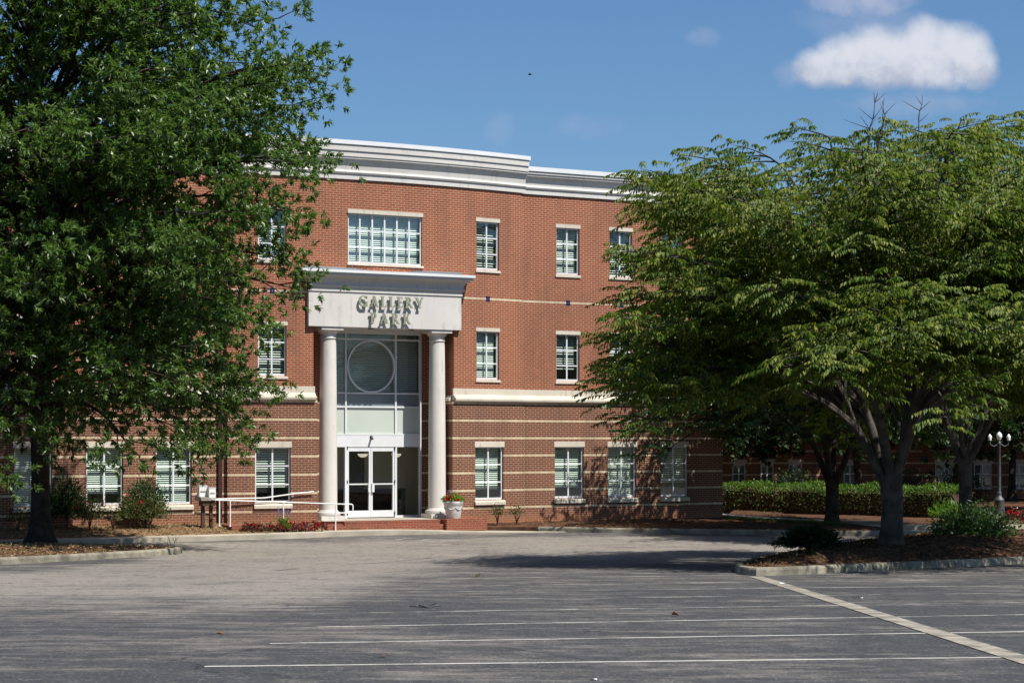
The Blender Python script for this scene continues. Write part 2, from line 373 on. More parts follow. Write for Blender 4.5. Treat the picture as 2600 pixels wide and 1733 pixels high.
def chain(o):
    m = Matrix.Identity(4)
    while o is not None:
        m = (Matrix.Translation(o.location) @ o.rotation_euler.to_matrix().to_4x4()) @ m; o = o.parent
    return m
def copy_tree(o, parent=None):
    c = o.copy(); C.objects.link(c)
    if parent is not None: c.parent = parent
    for ch in o.children: copy_tree(ch, c)
    return c
def smooth_angle(o, a=40):
    o.data.shade_smooth()
    try: o.data.set_sharp_from_angle(angle=rad(a))
    except Exception: pass
    return o
def np_mesh(name, V, F, mat, parent=None, root_loc=None):
    """V (n,3), F (m,4) quads"""
    me = bpy.data.meshes.new(name)
    V = np.asarray(V, dtype=np.float32); F = np.asarray(F, dtype=np.int32)
    if root_loc is not None: V = V - np.asarray(root_loc, dtype=np.float32)
    me.vertices.add(len(V)); me.vertices.foreach_set('co', V.ravel())
    k = F.shape[1]
    me.loops.add(F.size); me.loops.foreach_set('vertex_index', F.ravel())
    me.polygons.add(len(F)); me.polygons.foreach_set('loop_start', np.arange(0, F.size, k, dtype=np.int32))
    me.update(calc_edges=True); me.validate()
    me.materials.append(mat)
    o = bpy.data.objects.new(name, me); C.objects.link(o)
    if parent is not None: o.parent = parent
    return o
def nrmz(a): return a/np.maximum(np.linalg.norm(a, axis=-1, keepdims=True), 1e-9)
def leaf_geo(P, D, N, L, W, fold=.25):
    D = nrmz(D); S = nrmz(np.cross(D, N)); U = np.cross(S, D)
    L = L[:, None]; W = W[:, None]
    mid = P + D*L*.45
    a = P; b = mid + S*W*.5 + U*W*fold; c = P + D*L - U*L*.12; d = mid - S*W*.5 + U*W*fold
    V = np.stack([a, b, c, d], 1).reshape(-1, 3)
    return V, np.arange(len(P)*4).reshape(-1, 4)
def leaves(name, P, D, N, L, W, mat, parent=None, root_loc=None, fold=.25):
    V, F = leaf_geo(P, D, N, L, W, fold); return np_mesh(name, V, F, mat, parent, root_loc)

# ------------------------------------------------------------------ ground
def g(Y):
    if Y < 39: r = -(1.35+.03*Y)
    elif Y < 59: r = -2.82+.03*(59-Y)**2/40
    else: r = -2.82
    return r+EYE
def gnd(px, py, dz=0.):
    a, b = 8., 300.
    for _ in range(60):
        m_ = (a+b)/2
        if 1120-5055*(g(m_)-EYE+dz)/m_ > py: a = m_
        else: b = m_
    return Vector(((px-1300)/5055*a, a))
def sheet(name, xs, ys, zf, mat, kind='structure'):
    V = [(x, y, zf(x, y)) for y in ys for x in xs]; nx = len(xs)
    F = [(j*nx+i, j*nx+i+1, (j+1)*nx+i+1, (j+1)*nx+i) for j in range(len(ys)-1) for i in range(nx-1)]
    o = np_mesh(name, V, F, mat); tag(o, kind=kind); o.data.shade_smooth(); return o
sheet('ground', np.concatenate([np.linspace(-900, -80, 6), np.linspace(-60, 60, 13), np.linspace(80, 900, 6)]), np.concatenate([np.linspace(-300, -20, 5), np.linspace(-15, 75, 46), np.linspace(90, 1500, 10)]), lambda x, y: g(y)-.05, M['earth'])
xs = np.arange(-48, 48.01, .5); ys = np.arange(-14, 66.01, .5)
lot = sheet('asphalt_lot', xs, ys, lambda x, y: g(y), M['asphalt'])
def sst(x, a, b):
    t = min(max((x-a)/(b-a), 0), 1); return t*t*(3-2*t)
def wear(x, y):
    edge = -2.7+(y-16)*.062                                   # left ends of the stall lines
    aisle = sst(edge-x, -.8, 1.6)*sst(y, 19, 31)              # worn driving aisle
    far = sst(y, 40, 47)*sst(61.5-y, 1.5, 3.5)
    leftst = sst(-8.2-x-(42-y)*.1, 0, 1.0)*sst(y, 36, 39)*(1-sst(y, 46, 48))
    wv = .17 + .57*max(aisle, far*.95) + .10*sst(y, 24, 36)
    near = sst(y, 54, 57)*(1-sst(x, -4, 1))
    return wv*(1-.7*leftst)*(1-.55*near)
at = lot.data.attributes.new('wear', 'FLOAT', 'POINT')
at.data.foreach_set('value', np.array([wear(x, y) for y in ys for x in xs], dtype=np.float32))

# painted markings -------------------------------------------------------
mk = MB()
def stripe(a, b, wd=.1, dz=.004, mb=None, seg=12):
    mb = mb or mk; a = Vector(a); b = Vector(b); d = (b-a); n = Vector((-d.y, d.x)).normalized()*wd/2
    for i in range(seg):
        p = a+d*(i/seg); q = a+d*((i+1)/seg)
        mb.face([(r.x, r.y, g(r.y)+dz) for r in (p-n, q-n, q+n, p+n)])
lines = [((519.6, 1691.4), (2560, 1668)), ((685, 1633), (2600, 1603)), ((807, 1591), (2600, 1559.7)), ((906, 1555), (2600, 1529)), ((972, 1523), (2600, 1505)), ((1033, 1502), (2600, 1486)), ((1063, 1487.5), (2600, 1470)), ((1110, 1468), (2600, 1452)), ((1135, 1452.5), (1900, 1456)), ((1177, 1435), (1700, 1442))]
for i, (a, b) in enumerate(lines):
    A = gnd(*a); B = gnd(*b)
    if b[0] >= 2560 and i > 0: B = A+(B-A)*1.5
    stripe(A, B, .085)
for a, b in (((0, 1438.5), (243, 1432.5)), ((0, 1451), (52, 1450)), ((0, 1466), (40, 1465.5)), ((575, 1367), (940, 1382)), ((400, 1376), (700, 1386)), ((520, 1386), (640, 1389)), ((900, 1365.5), (1075, 1373)), ((1075, 1373), (1120, 1375)), ((925, 1361.7), (1203, 1372.6)), ((952, 1376.2), (1040, 1378)), ((952, 1367.5), (979, 1363.5)), ((992, 1371), (1039, 1365)), ((1055.6, 1373), (1094, 1368)), ((1114, 1375), (1152, 1370.6)), ((1330, 1352), (1395, 1353.5)), ((1440, 1360), (1500, 1361.5))):
    A = gnd(*a); B = gnd(*b)
    if a[0] == 0: A = A+(A-B)*.8
    stripe(A, B, .1)
tag(mk.build('parking_markings', M['paint']), kind='structure')
gt = MB(); stripe((4.34, -6), (4.36, 35.6), .25, .008, gt, 60)
tag(gt.build('concrete_gutter', M['gutter']), kind='structure')
mk2 = MB()
for (a, b, wd) in (((1290, 1640), (1500, 1672), .16), ((1500, 1672), (1530, 1700), .14), ((700, 1448), (760, 1442), .1)):
    stripe(gnd(*a), gnd(*b), wd, .002, mk2)
for (pts, wd) in ((((880, 1432), (960, 1428), (1050, 1420), (1130, 1412)), .05), (((980, 1452), (1080, 1446), (1200, 1440)), .04), (((620, 1452), (740, 1456), (830, 1450)), .04), (((1290, 1395), (1330, 1390), (1345, 1392)), .05),
                  (((300, 1560), (420, 1552), (520, 1556)), .03), (((1560, 1515), (1700, 1521), (1850, 1512)), .03)):
    for a, b in zip(pts[:-1], pts[1:]): stripe(gnd(*a), gnd(*b), wd, .002, mk2, 4)
tag(mk2.build('tar_patch', varied('tar', (.04, .04, .043), (.09, .087, .083), 3, .8, .3, 6)), kind='structure')

# kerbs and beds ---------------------------------------------------------
def chaikin(poly, it=2, closed=True):
    for _ in range(it):
        out = []; n = len(poly)
        for i in range(n if closed else n-1):
            a = Vector(poly[i]); b = Vector(poly[(i+1) % n]); out += [a*.75+b*.25, a*.25+b*.75]
        if not closed: out = [Vector(poly[0])]+out+[Vector(poly[-1])]
        poly = out
    return [Vector(p) for p in poly]
def resample(poly, step, closed=True):
    out = []; n = len(poly)
    for i in range(n if closed else n-1):
        a = poly[i]; b = poly[(i+1) % n]; k = max(1, int((b-a).length/step))
        out += [a+(b-a)*(j/k) for j in range(k)]
    if not closed: out.append(poly[-1])
    return out
def offset(poly, d, closed=True):
    n = len(poly); out = []
    for i in range(n):
        a = poly[i-1] if (closed or i > 0) else poly[i]; b = poly[(i+1) % n] if (closed or i < n-1) else poly[i]
        t = (b-a).normalized(); out.append(poly[i]+Vector((-t.y, t.x))*d)   # left side = inside for ccw
    return out
KP = [(0, -.03), (.012, .10), (.03, .135), (.06, .15), (.15, .152), (.165, .08)]
def kerb(poly, closed=True, h=1.):
    mb = MB(); rings = [offset(poly, d, closed) for d, _ in KP]; n = len(poly)
    for k in range(len(KP)-1):
        for i in range(n if closed else n-1):
            j = (i+1) % n
            q = [(rings[k][i], KP[k][1]), (rings[k][j], KP[k][1]), (rings[k+1][j], KP[k+1][1]), (rings[k+1][i], KP[k+1][1])]
            mb.face([(p.x, p.y, g(p.y)+z*h) for p, z in q])
    o = mb.build('kerb', M['kerbm']); tag(o, kind='structure'); smooth_angle(o, 50); return o
def island(poly, mound, mat, rings=9):
    mb = MB(); base = offset(poly, .15); c = sum(base, Vector((0, 0)))/len(base); n = len(base)
    def P(k, i):
        t = k/rings; p = base[i]*(1-t)+c*t
        return (p.x, p.y, g(p.y)+.125+mound*(1-(1-t)**2)+.02*math.sin(p.x*5)*math.sin(p.y*4)*(k > 0))
    for k in range(rings):
        for i in range(n):
            j = (i+1) % n
            if k == rings-1: mb.face([P(k, i), P(k, j), (c.x, c.y, g(c.y)+.125+mound)])
            else: mb.face([P(k, i), P(k, j), P(k+1, j), P(k+1, i)])
    o = mb.build('mulch_bed', mat); tag(o, kind='structure'); o.data.shade_smooth(); return o
isl_r = resample(chaikin([(4.15, 36.1), (4.9, 36.2), (6.9, 38.6), (11, 42.7), (20, 51.7), (21, 57), (13, 56.8), (9.9, 53.0), (8.0, 50.3), (6.0, 45.5), (4.3, 39.2)]), .3)
kerb(isl_r); mr = island(isl_r, .42, M['mulch_red'])
isl_l = resample(chaikin([(-16, 33.5), (-10.8, 42.1), (-9.0, 46.1), (-8.1, 48.3), (-8.15, 49.6), (-9.2, 50.2), (-11.5, 51.8), (-15, 51.2), (-20, 46), (-20, 36)]), .3)
kerb(isl_l); ml = island(isl_l, .22, M['mulch_red'])

# ------------------------------------------------------------------ the building frame: (s along facade, v outwards, z up)
TH = rad(28.5); cT, sT = math.cos(TH), math.sin(TH)
OX, OY = -3.938-.28*cT, 62.4-.28*sT
def Pw(s, v, z): return Vector((OX+s*cT+v*sT, OY+s*sT-v*cT, z))
def TV(q): return Pw(q[0], q[1], q[2])
BR = 28.6; BA = BR*math.asin(5.05/BR)
def bow(a, d, z):
    ph = a/BR; return Pw((BR+d)*math.sin(ph), .6-BR+(BR+d)*math.cos(ph), z)
def wing(s, d, z): return Pw(s, d, z)
SE = 12.94; SW = -21.
def strip2(name, front, back, zf, zb, mat, n=8, kind='structure', bumpy=0.):
    mb = MB()
    for i in range(len(front)-1):
        for k in range(n):
            def Q(i_, k_):
                t = k_/n; p = front[i_]*(1-t)+back[i_]*t
                z = zf+(zb-zf)*(t**.7)+bumpy*math.sin(p.x*3.1+p.y)*math.sin(p.y*4.7)*(0 < t < 1)
                return (p.x, p.y, z)
            mb.face([Q(i, k), Q(i+1, k), Q(i+1, k+1), Q(i, k+1)])
        a_, b_ = front[i], front[i+1]; mb.face([(a_.x, a_.y, -.06), (b_.x, b_.y, -.06), (b_.x, b_.y, zf), (a_.x, a_.y, zf)])
    o = mb.build(name, mat); tag(o, kind=kind); o.data.shade_smooth(); return o
def sv(s, v): p = Pw(s, v, 0); return Vector((p.x, p.y))
# pavement along the front
fr = [(-24, 3.3), (-12, 3.3), (-7.5, 3.2), (-4.5, 3.0), (-2.2, 2.3), (.5, 2.3), (2.2, 2.45), (3.6, 2.75), (5.0, 3.1)]
bk = [(-24, 2.3), (-12, 2.3), (-7.5, 2.25), (-4, 2.05), (-2.2, 1.35), (.5, 1.2), (2.2, 1.3), (3.6, 1.5), (5.0, 2.95)]
pf = resample([sv(*p) for p in fr], .5, False)
def reline(pts, n):
    L = [0]
    for i in range(1, len(pts)): L.append(L[-1]+(pts[i]-pts[i-1]).length)
    out = []
    for k in range(n):
        t = L[-1]*k/(n-1); i = max(j for j in range(len(L)) if L[j] <= t+1e-9); i = min(i, len(pts)-2)
        u = (t-L[i])/max(L[i+1]-L[i], 1e-9); out.append(pts[i]*(1-u)+pts[i+1]*u)
    return out
A = reline([sv(*p) for p in fr], 90); B = reline([sv(*p) for p in bk], 90)
mb = MB()
for i in range(89):
    a, b, c_, d_ = A[i], A[i+1], B[i+1], B[i]
    drop = lambda k: .13*(1-sst(k, 70, 84))+.012
    mb.face([(a.x, a.y, drop(i)), (b.x, b.y, drop(i+1)), (c_.x, c_.y, drop(i+1)+.005), (d_.x, d_.y, drop(i)+.005)])
    mb.face([(a.x, a.y, -.05), (b.x, b.y, -.05), (b.x, b.y, drop(i+1)), (a.x, a.y, drop(i))])
tag(mb.build('pavement', M['concrete']), kind='structure')
# beds along the wall
lb_f = reline([sv(*p) for p in bk[:5]], 70); lb_b = reline([sv(-24, -.2), sv(-2.2, -.2)], 70)
bedL = strip2('mulch_bed', lb_f, lb_b, .125, .40, M['mulch'], 10, bumpy=.02)
# right bed: kerb towards the drive, mulch to the wall and on past the corner
kf = chaikin([sv(2.95, 1.42), sv(4.2, 1.9), (1.5, 62.25), (3.2, 61.35), (6.5, 60.5), (8.3, 60.1), (9.8, 59.6), (11.3, 59.7), (12.0, 60.6), (11.6, 62.6), (10.6, 66)], 2, False)
kf = resample(kf, .35, False); kerb([p for p in kf if p.x > .6], False)
kin = offset(kf, .15, False)
n_ = len(kin); kb = reline([sv(2.95, .1), sv(8, -.2), sv(SE+.3, -.2), Vector((8.5, 76)), Vector((9.5, 78))], n_)
bedR = strip2('mulch_bed', kin, kb, .125, .22, M['mulch_red'], 10, bumpy=.02)
strip2('mulch_bed', [Vector((x, 63.6)) for x in np.linspace(10.6, 60, 30)], [Vector((x, 96)) for x in np.linspace(6.0, 60, 30)], .14, .16, M['mulch_red'], 20, bumpy=.02)
mb = MB(); wp = [Vector((11.4, 60.2)), Vector((60, 60.2))]
mb.face([(11.6, 60.3, .02), (60, 60.3, .02), (60, 63.2, .02), (11.2, 63.2, .02)])
mb.face([(11.2, 63.2, .02), (60, 63.2, .02), (60, 63.22, .16), (11.2, 63.22, .16)]); mb.face([(11.2, 63.22, .16), (60, 63.22, .16), (60, 63.75, .165), (11.0, 63.75, .165)])
wk = [Vector((6.9, 71.6)), Vector((7.6, 69)), Vector((8.8, 66.6)), Vector((10.4, 64.8)), Vector((12.5, 63.3))]
wk = resample(chaikin(wk, 2, False), .4, False); wr = offset(wk, .55, False)
for i in range(len(wk)-1): mb.face([(p.x, p.y, .24) for p in (wk[i], wk[i+1], wr[i+1], wr[i])])
for i in range(len(wk)-1): mb.face([(wk[i].x, wk[i].y, .1), (wk[i+1].x, wk[i+1].y, .1), (wk[i+1].x, wk[i+1].y, .24), (wk[i].x, wk[i].y, .24)])
tag(mb.build('path', M['concrete']), kind='structure')

# ------------------------------------------------------------------ the brick office building
office = tag(empty('office_building', Pw(0, 0, 0), TH), 'three storey red brick office building with bowed entrance front and white column portico', 'building')
GZ = dict(z0=.96, z1=2.64, w=1.10); UZ = dict(w=.88); F2 = (4.80, 6.33); F3 = (8.30, 9.83); BIGW = 2.52
def wall_grid(mb, fm, a0, a1, z0, z1, openings, d=0., reveal=.13, step=None, uoff=0.):
    As = {a0, a1}; Zs = {z0, z1}
    for (o0, o1, q0, q1) in openings: As |= {o0, o1}; Zs |= {max(q0, z0), min(q1, z1)}
    if step:
        k = int((a1-a0)/step); As |= {a0+(a1-a0)*i/k for i in range(1, k)}
    As = sorted(As); Zs = sorted(Zs)
    for i in range(len(As)-1):
        if As[i+1]-As[i] < 1e-5: continue
        for j in range(len(Zs)-1):
            am = (As[i]+As[i+1])/2; zm = (Zs[j]+Zs[j+1])/2
            if any(o[0] < am < o[1] and o[2] < zm < o[3] for o in openings): continue
            q = [(As[i], Zs[j]), (As[i+1], Zs[j]), (As[i+1], Zs[j+1]), (As[i], Zs[j+1])]
            mb.face([fm(a, d, z) for a, z in q], [(a+uoff, z) for a, z in q])
    if reveal:
        for (o0, o1, q0, q1) in openings:
            for (a, fl) in ((o0, 1), (o1, -1)):
                q = [(a, d, q0), (a, d-reveal, q0), (a, d-reveal, q1), (a, d, q1)]
                uv = [(a+uoff, q0), (a+uoff+.2*fl, q0), (a+uoff+.2*fl, q1), (a+uoff, q1)]
                if fl < 0: q.reverse(); uv.reverse()
                mb.face([fm(*t) for t in q], uv)
            for z in (q0, q1):
                q = [(o0, d, z), (o1, d, z), (o1, d-reveal, z), (o0, d-reveal, z)]
                if z == q1: q.reverse()
                mb.face([fm(*t) for t in q], [(t[0]+uoff, t[2]) for t in q])
def wop(c, ww, z0, z1): return (c-ww/2, c+ww/2, z0, z1)
RWs = [6.86, 8.90, 10.97]; LWs = [-6.68, -8.78, -10.88, -12.98, -15.08, -17.18]; BWs = [-3.69, 3.70]
LWD = .09                                                  # the lower storey stands proud
lo_open = lambda cs: [wop(c, GZ['w'], GZ['z0'], GZ['z1']) for c in cs]
up_open = lambda cs: [wop(c, UZ['w'], *F) for c in cs for F in (F2, F3)]
TOPW = 10.95
mb = MB(); wall_grid(mb, wing, 4.9, SE, 0, 4.15, lo_open(RWs), LWD)
q = [(SE, LWD), (SE, -16)]
mb.face([Pw(SE, LWD, 0), Pw(SE, -16, 0), Pw(SE, -16, 4.15), Pw(SE, LWD, 4.15)], [(0, 0), (16, 0), (16, 4.15), (0, 4.15)])
mb.build('lower_wall', M['brick_lo'], office)
mb = MB(); wall_grid(mb, wing, 4.9, SE-.09, 4.15, TOPW, up_open(RWs), 0)
mb.face([Pw(SE-.09, 0, 4.15), Pw(SE-.09, -16, 4.15), Pw(SE-.09, -16, TOPW), Pw(SE-.09, 0, TOPW)], [(0, 4.15), (16, 4.15), (16, TOPW), (0, TOPW)])
mb.build('upper_wall', M['brick_up'], office)
mb = MB(); wall_grid(mb, wing, SW, -4.9, 0, 4.15, lo_open(LWs), LWD); mb.build('lower_wall', M['brick_lo'], office)
mb = MB(); wall_grid(mb, wing, SW, -4.9, 4.15, TOPW, up_open(LWs), 0); mb.build('upper_wall', M['brick_up'], office)
ENT = 2.40
for sgn in (-1, 1):                                            # bow with its returns and entrance jambs
    mb = MB()
    if sgn < 0: wall_grid(mb, bow, -BA, -ENT+.1, 0, 4.15, lo_open(BWs[:1]), LWD, step=.4)
    else: wall_grid(mb, bow, ENT-.1, BA, 0, 4.15, lo_open(BWs[1:]), LWD, step=.4)
    e = [bow(sgn*BA, LWD, 0), Pw(sgn*5.05, -.05, 0)]
    mb.face([(*e[0][:2], 0), (*e[1][:2], 0), (*e[1][:2], 4.15), (*e[0][:2], 4.15)], [(0, 0), (.25, 0), (.25, 4.15), (0, 4.15)])
    a = bow(sgn*(ENT-.1), LWD, 0); b = Pw(sgn*(ENT-.08), -.77, 0)
    mb.face([(*a[:2], 0), (*b[:2], 0), (*b[:2], 4.15), (*a[:2], 4.15)], [(0, 0), (1.35, 0), (1.35, 4.15), (0, 4.15)])
    s0, s1 = (-ENT, -1.62) if sgn < 0 else (1.83, ENT)
    mb.face([Pw(s0, -.75, .3), Pw(s1, -.75, .3), Pw(s1, -.75, 4.15), Pw(s0, -.75, 4.15)], [(s0, .3), (s1, .3), (s1, 4.15), (s0, 4.15)])
    mb.build('lower_wall', M['brick_lo'], office)
mb = MB()
wall_grid(mb, bow, -BA, -ENT, 4.15, 7.0, [wop(BWs[0], .88, *F2)], 0, step=.4); wall_grid(mb, bow, ENT, BA, 4.15, 7.0, [wop(BWs[1], .88, *F2)], 0, step=.4)
wall_grid(mb, bow, -BA, BA, 7.0, TOPW, [wop(c, .88, *F3) for c in BWs]+[wop(-.02, BIGW, *F3)], 0, step=.4)
for sgn in (-1, 1):
    e = [bow(sgn*BA, 0, 0), Pw(sgn*5.05, -.05, 0)]
    mb.face([(*e[0][:2], 4.15), (*e[1][:2], 4.15), (*e[1][:2], TOPW), (*e[0][:2], TOPW)], [(0, 4.15), (.2, 4.15), (.2, TOPW), (0, TOPW)])
    a = bow(sgn*ENT, 0, 0); b = Pw(sgn*ENT, -.77, 0)
    mb.face([(*a[:2], 4.15), (*b[:2], 4.15), (*b[:2], 7), (*a[:2], 7)], [(0, 4.15), (1.25, 4.15), (1.25, 7), (0, 7)])
for (s0, s1) in ((-ENT, -1.62), (1.83, ENT)):
    mb.face([Pw(s0, -.75, 4.15), Pw(s1, -.75, 4.15), Pw(s1, -.75, 6.6), Pw(s0, -.75, 6.6)], [(s0, 4.15), (s1, 4.15), (s1, 6.6), (s0, 6.6)])
mb.build('upper_wall', M['brick_up'], office)

def extrude(mb, fm, a0, a1, prof, step=.5, caps=(True, True)):
    k = max(1, int(abs(a1-a0)/step)); As = [a0+(a1-a0)*i/k for i in range(k+1)]
    for i in range(k):
        for j in range(len(prof)-1):
            (d0, z0), (d1, z1) = prof[j], prof[j+1]
            mb.face([fm(As[i], d0, z0), fm(As[i+1], d0, z0), fm(As[i+1], d1, z1), fm(As[i], d1, z1)])
    if caps[0]: mb.face([fm(a0, d, z) for d, z in prof])
    if caps[1]: mb.face([fm(a1, d, z) for d, z in reversed(prof)])
belt = [(-.02, 4.06), (.115, 4.06), (.13, 4.09), (.19, 4.10), (.20, 4.15), (.19, 4.19), (.14, 4.21), (.12, 4.25), (.06, 4.28), (.035, 4.30), (.035, 4.50), (-.02, 4.50)]
wingc = [(-.02, 10.86), (.05, 10.86), (.05, 11.02), (.085, 11.03), (.105, 11.075), (.085, 11.12), (.05, 11.13), (.05, 11.16), (.07, 11.28), (.12, 11.38), (.15, 11.42), (.19, 11.43), (.19, 11.49), (.225, 11.50), (.225, 11.585)]
bowc = [(-.02, 10.86), (.05, 10.86), (.05, 11.02), (.085, 11.03), (.105, 11.075), (.085, 11.12), (.05, 11.13), (.05, 11.16), (.07, 11.29), (.12, 11.41), (.15, 11.47), (.19, 11.48), (.19, 11.535), (.215, 11.54), (.215, 11.70), (.25, 11.71), (.25, 11.90)]
def cornice(fm, a0, a1, prof, top, step):
    p = prof+[(-.25, prof[-1][1])]
    mb = MB(); extrude(mb, fm, a0, a1, p, step); c = mb.build('cornice', M['stucco'], office); smooth_angle(c, 25)
    d = prof[-1][0]+.035; z = prof[-1][1]+.002
    mb = MB(); extrude(mb, fm, a0-.03, a1+.03, [(-.3, z), (d, z), (d, top), (-.3, top)], step); mb.build('coping', M['coping'], c)
cornice(wing, 5.02, SE+.1, wingc, 11.73, 9); cornice(wing, SW, -5.02, wingc, 11.73, 9); cornice(bow, -BA-.1, BA+.1, bowc, 12.03, .4)
for (fm, a0, a1, st) in ((wing, 5.0, SE+.06, 9), (wing, SW, -5.0, 9), (bow, -BA-.05, -ENT+.04, .4), (bow, ENT-.04, BA+.05, .4)):
    mb = MB(); extrude(mb, fm, a0, a1, belt, st); smooth_angle(mb.build('belt_course', M['stone'], office), 25)
for sgn in (-1, 1):                                           # belt turning into the entrance recess
    mb = MB()
    def side(a, d, z, sgn=sgn): return Pw(sgn*(ENT-d), .5-a, z)
    extrude(mb, side, .06, 1.2, [(d-.05, z) for d, z in belt], 3)
    mb.build('belt_return', M['stone'], office)
mb = MB()                                                     # side cornice on the right end
def sidew(a, d, z): return Pw(SE-.09+d, -a, z)
extrude(mb, sidew, -.2, 16, wingc+[(-.25, wingc[-1][1])], 20); mb.build('cornice', M['stucco'], office)
mb = MB(); mb.face([Pw(SW, -.1, 11.2), Pw(-5.2, -.1, 11.2), Pw(-5.2, .0, 11.2), Pw(5.2, 0, 11.2), Pw(5.2, -.1, 11.2), Pw(SE-.1, -.1, 11.2), Pw(SE-.1, -16, 11.2), Pw(SW, -16, 11.2)])
mb.face([Pw(SW, -16, 0), Pw(SE-.1, -16, 0), Pw(SE-.1, -16, 11.2), Pw(SW, -16, 11.2)]); mb.face([Pw(SW, 0, 0), Pw(SW, -16, 0), Pw(SW, -16, 11.2), Pw(SW, 0, 11.2)])
mb.build('roof', M['roofm'], office)
# interior partitions and floors seen through the glass
mb = MB()
for (s0, s1) in ((SW+.05, -2.7), (2.7, SE-.2)):
    mb.face([Pw(s0, -3.2, .3), Pw(s1, -3.2, .3), Pw(s1, -3.2, 11), Pw(s0, -3.2, 11)])
mb.face([Pw(-2.7, -3.2, 6.5), Pw(2.7, -3.2, 6.5), Pw(2.7, -3.2, 11), Pw(-2.7, -3.2, 11)])
for s in (-2.7, 2.7): mb.face([Pw(s, -.6, .3), Pw(s, -3.7, .3), Pw(s, -3.7, 6.6), Pw(s, -.6, 6.6)])
mb.face([Pw(-2.7, -3.7, 1.25), Pw(2.7, -3.7, 1.25), Pw(2.7, -3.7, 6.6), Pw(-2.7, -3.7, 6.6)])
mb.face([Pw(-2.7, -.8, 2.95), Pw(2.7, -.8, 2.95), Pw(2.7, -3.7, 2.95), Pw(-2.7, -3.7, 2.95)])
mb.build('interior_wall', M['interior'], office)
mb = MB(); mb.face([Pw(-2.69, -3.68, .3), Pw(2.69, -3.68, .3), Pw(2.69, -3.68, 1.25), Pw(-2.69, -3.68, 1.25)])
mb.box(.55, 1.15, -3.67, -3.6, .4, 2.5, TV); mb.build('wainscot', M['darkwood'], office)
mb = MB()
for z in (.36, 4.0, 7.5): mb.box(SW+.1, SE-.3, -15.5, -.9 if z < 1 else -1.7, z-.04, z, TV)
mb.build('floor_slab', M['carpet'], office)

# windows -----------------------------------------------------------------
def make_window(ww, z0, z1, cols, rows, lint, sillh, sillp, blind_to, tilt=(.030, .020)):
    """built at the facade origin (s=0, wall face v=0); later moved as one"""
    root = MB(); fw = .045; y1 = -.075; y0 = -.125
    root.box(-ww/2, -ww/2+fw, y0, y1, z0, z1, TV); root.box(ww/2-fw, ww/2, y0, y1, z0, z1, TV)
    root.box(-ww/2+fw, ww/2-fw, y0, y1, z1-fw, z1, TV); root.box(-ww/2+fw, ww/2-fw, y0, y1, z0, z0+fw+.02, TV)
    for i in range(1, cols):
        x = -ww/2+ww*i/cols; h = .024 if not (cols == 6 and i in (2, 4)) else .026
        root.box(x-h, x+h, y0+.004, y1-.003, z0+fw+.02, z1-fw, TV)
    for j in range(1, rows):
        z = z0+(z1-z0)*j/rows
        root.box(-ww/2+fw, ww/2-fw, y0+.008, y1-.006, z-.021, z+.021, TV)
    f = root.build('window', M['white'], office)
    mb = MB(); mb.face([TV((-ww/2+.02, -.105, z0+.02)), TV((ww/2-.02, -.105, z0+.02)), TV((ww/2-.02, -.105, z1-.02)), TV((-ww/2+.02, -.105, z1-.02))]); mb.build('pane', M['glass'], f)
    mb = MB(); zb = z0+(z1-z0)*blind_to; pt_ = .075 if tilt[0] < .02 else .062; n = int((z1-zb)/pt_)
    for i in range(n):
        z = z1-.03-i*pt_; mb.face([TV((-ww/2+.05, -.205, z-tilt[0])), TV((ww/2-.05, -.205, z-tilt[0])), TV((ww/2-.05, -.24, z+tilt[1])), TV((-ww/2+.05, -.24, z+tilt[1]))])
    if blind_to > .02: mb.box(-ww/2+.05, ww/2-.05, -.24, -.205, zb-.03, zb+.0, TV)
    mb.build('blind', M['blind'], f)
    mb = MB(); mb.box(-ww/2-.03, ww/2+.03, -.10, .012, z1, z1+lint, TV)
    if ww > 2:                                                 # joints of the long lintel
        mb = MB(); a = -ww/2-.03; b = ww/2+.03
        for k in range(3): mb.box(a+(b-a)*k/3+.004, a+(b-a)*(k+1)/3-.004, -.10, .012, z1, z1+lint, TV)
    mb.build('lintel', M['stone'], f)
    mb = MB(); zs = z0+.01
    prof = [(-ww/2-.04, 0)]
    x0, x1 = -ww/2-.04, ww/2+.04
    pts = [(-.09, zs), (sillp-.01, zs-sillh*.35), (sillp, zs-sillh*.45), (sillp, zs-sillh), (-.02, zs-sillh)]
    b = len(mb.v)
    for j in range(len(pts)):
        (d0, q0), (d1, q1) = pts[j], pts[(j+1) % len(pts)]
        mb.face([TV((x0, d0, q0)), TV((x0, d1, q1)), TV((x1, d1, q1)), TV((x1, d0, q0))])
    mb.face([TV((x0, d, q)) for d, q in reversed(pts)]); mb.face([TV((x1, d, q)) for d, q in pts])
    mb.build('sill', M['stone'], f)
    return f
def place(win, s, d, fm):
    p = fm(s, d, 0); ph = (s/BR if fm is bow else 0.)
    inv = local(office).inverted(); q = inv @ p
    win.location = (q.x, q.y, 0); win.rotation_euler = (0, 0, ph)
def windows(protos, places):
    used = set()
    for k, (s, d, fm) in enumerate(places):
        pr = protos[k % len(protos)]
        wn = pr if pr.name not in used else copy_tree(pr, office)
        used.add(pr.name); place(wn, s, d, fm)
gp = [make_window(GZ['w'], GZ['z0'], GZ['z1'], 2, 3, .18, .17, .07, b, t) for b, t in ((.22, (.020, .014)), (.0, (.021, .015)), (.30, (.018, .014)))]
windows(gp, [(s, LWD, wing) for s in (RWs[0], RWs[1])]+[(BWs[0], LWD, bow), (BWs[1], LWD, bow), (LWs[0], LWD, wing), (RWs[2], LWD, wing)]+[(s, LWD, wing) for s in LWs[1:]])
up2 = [make_window(UZ['w'], *F2, 2, 3, .12, .10, .035, b, t) for b, t in ((.0, (.028, .018)), (.28, (.014, .012)), (.0, (.018, .014)))]
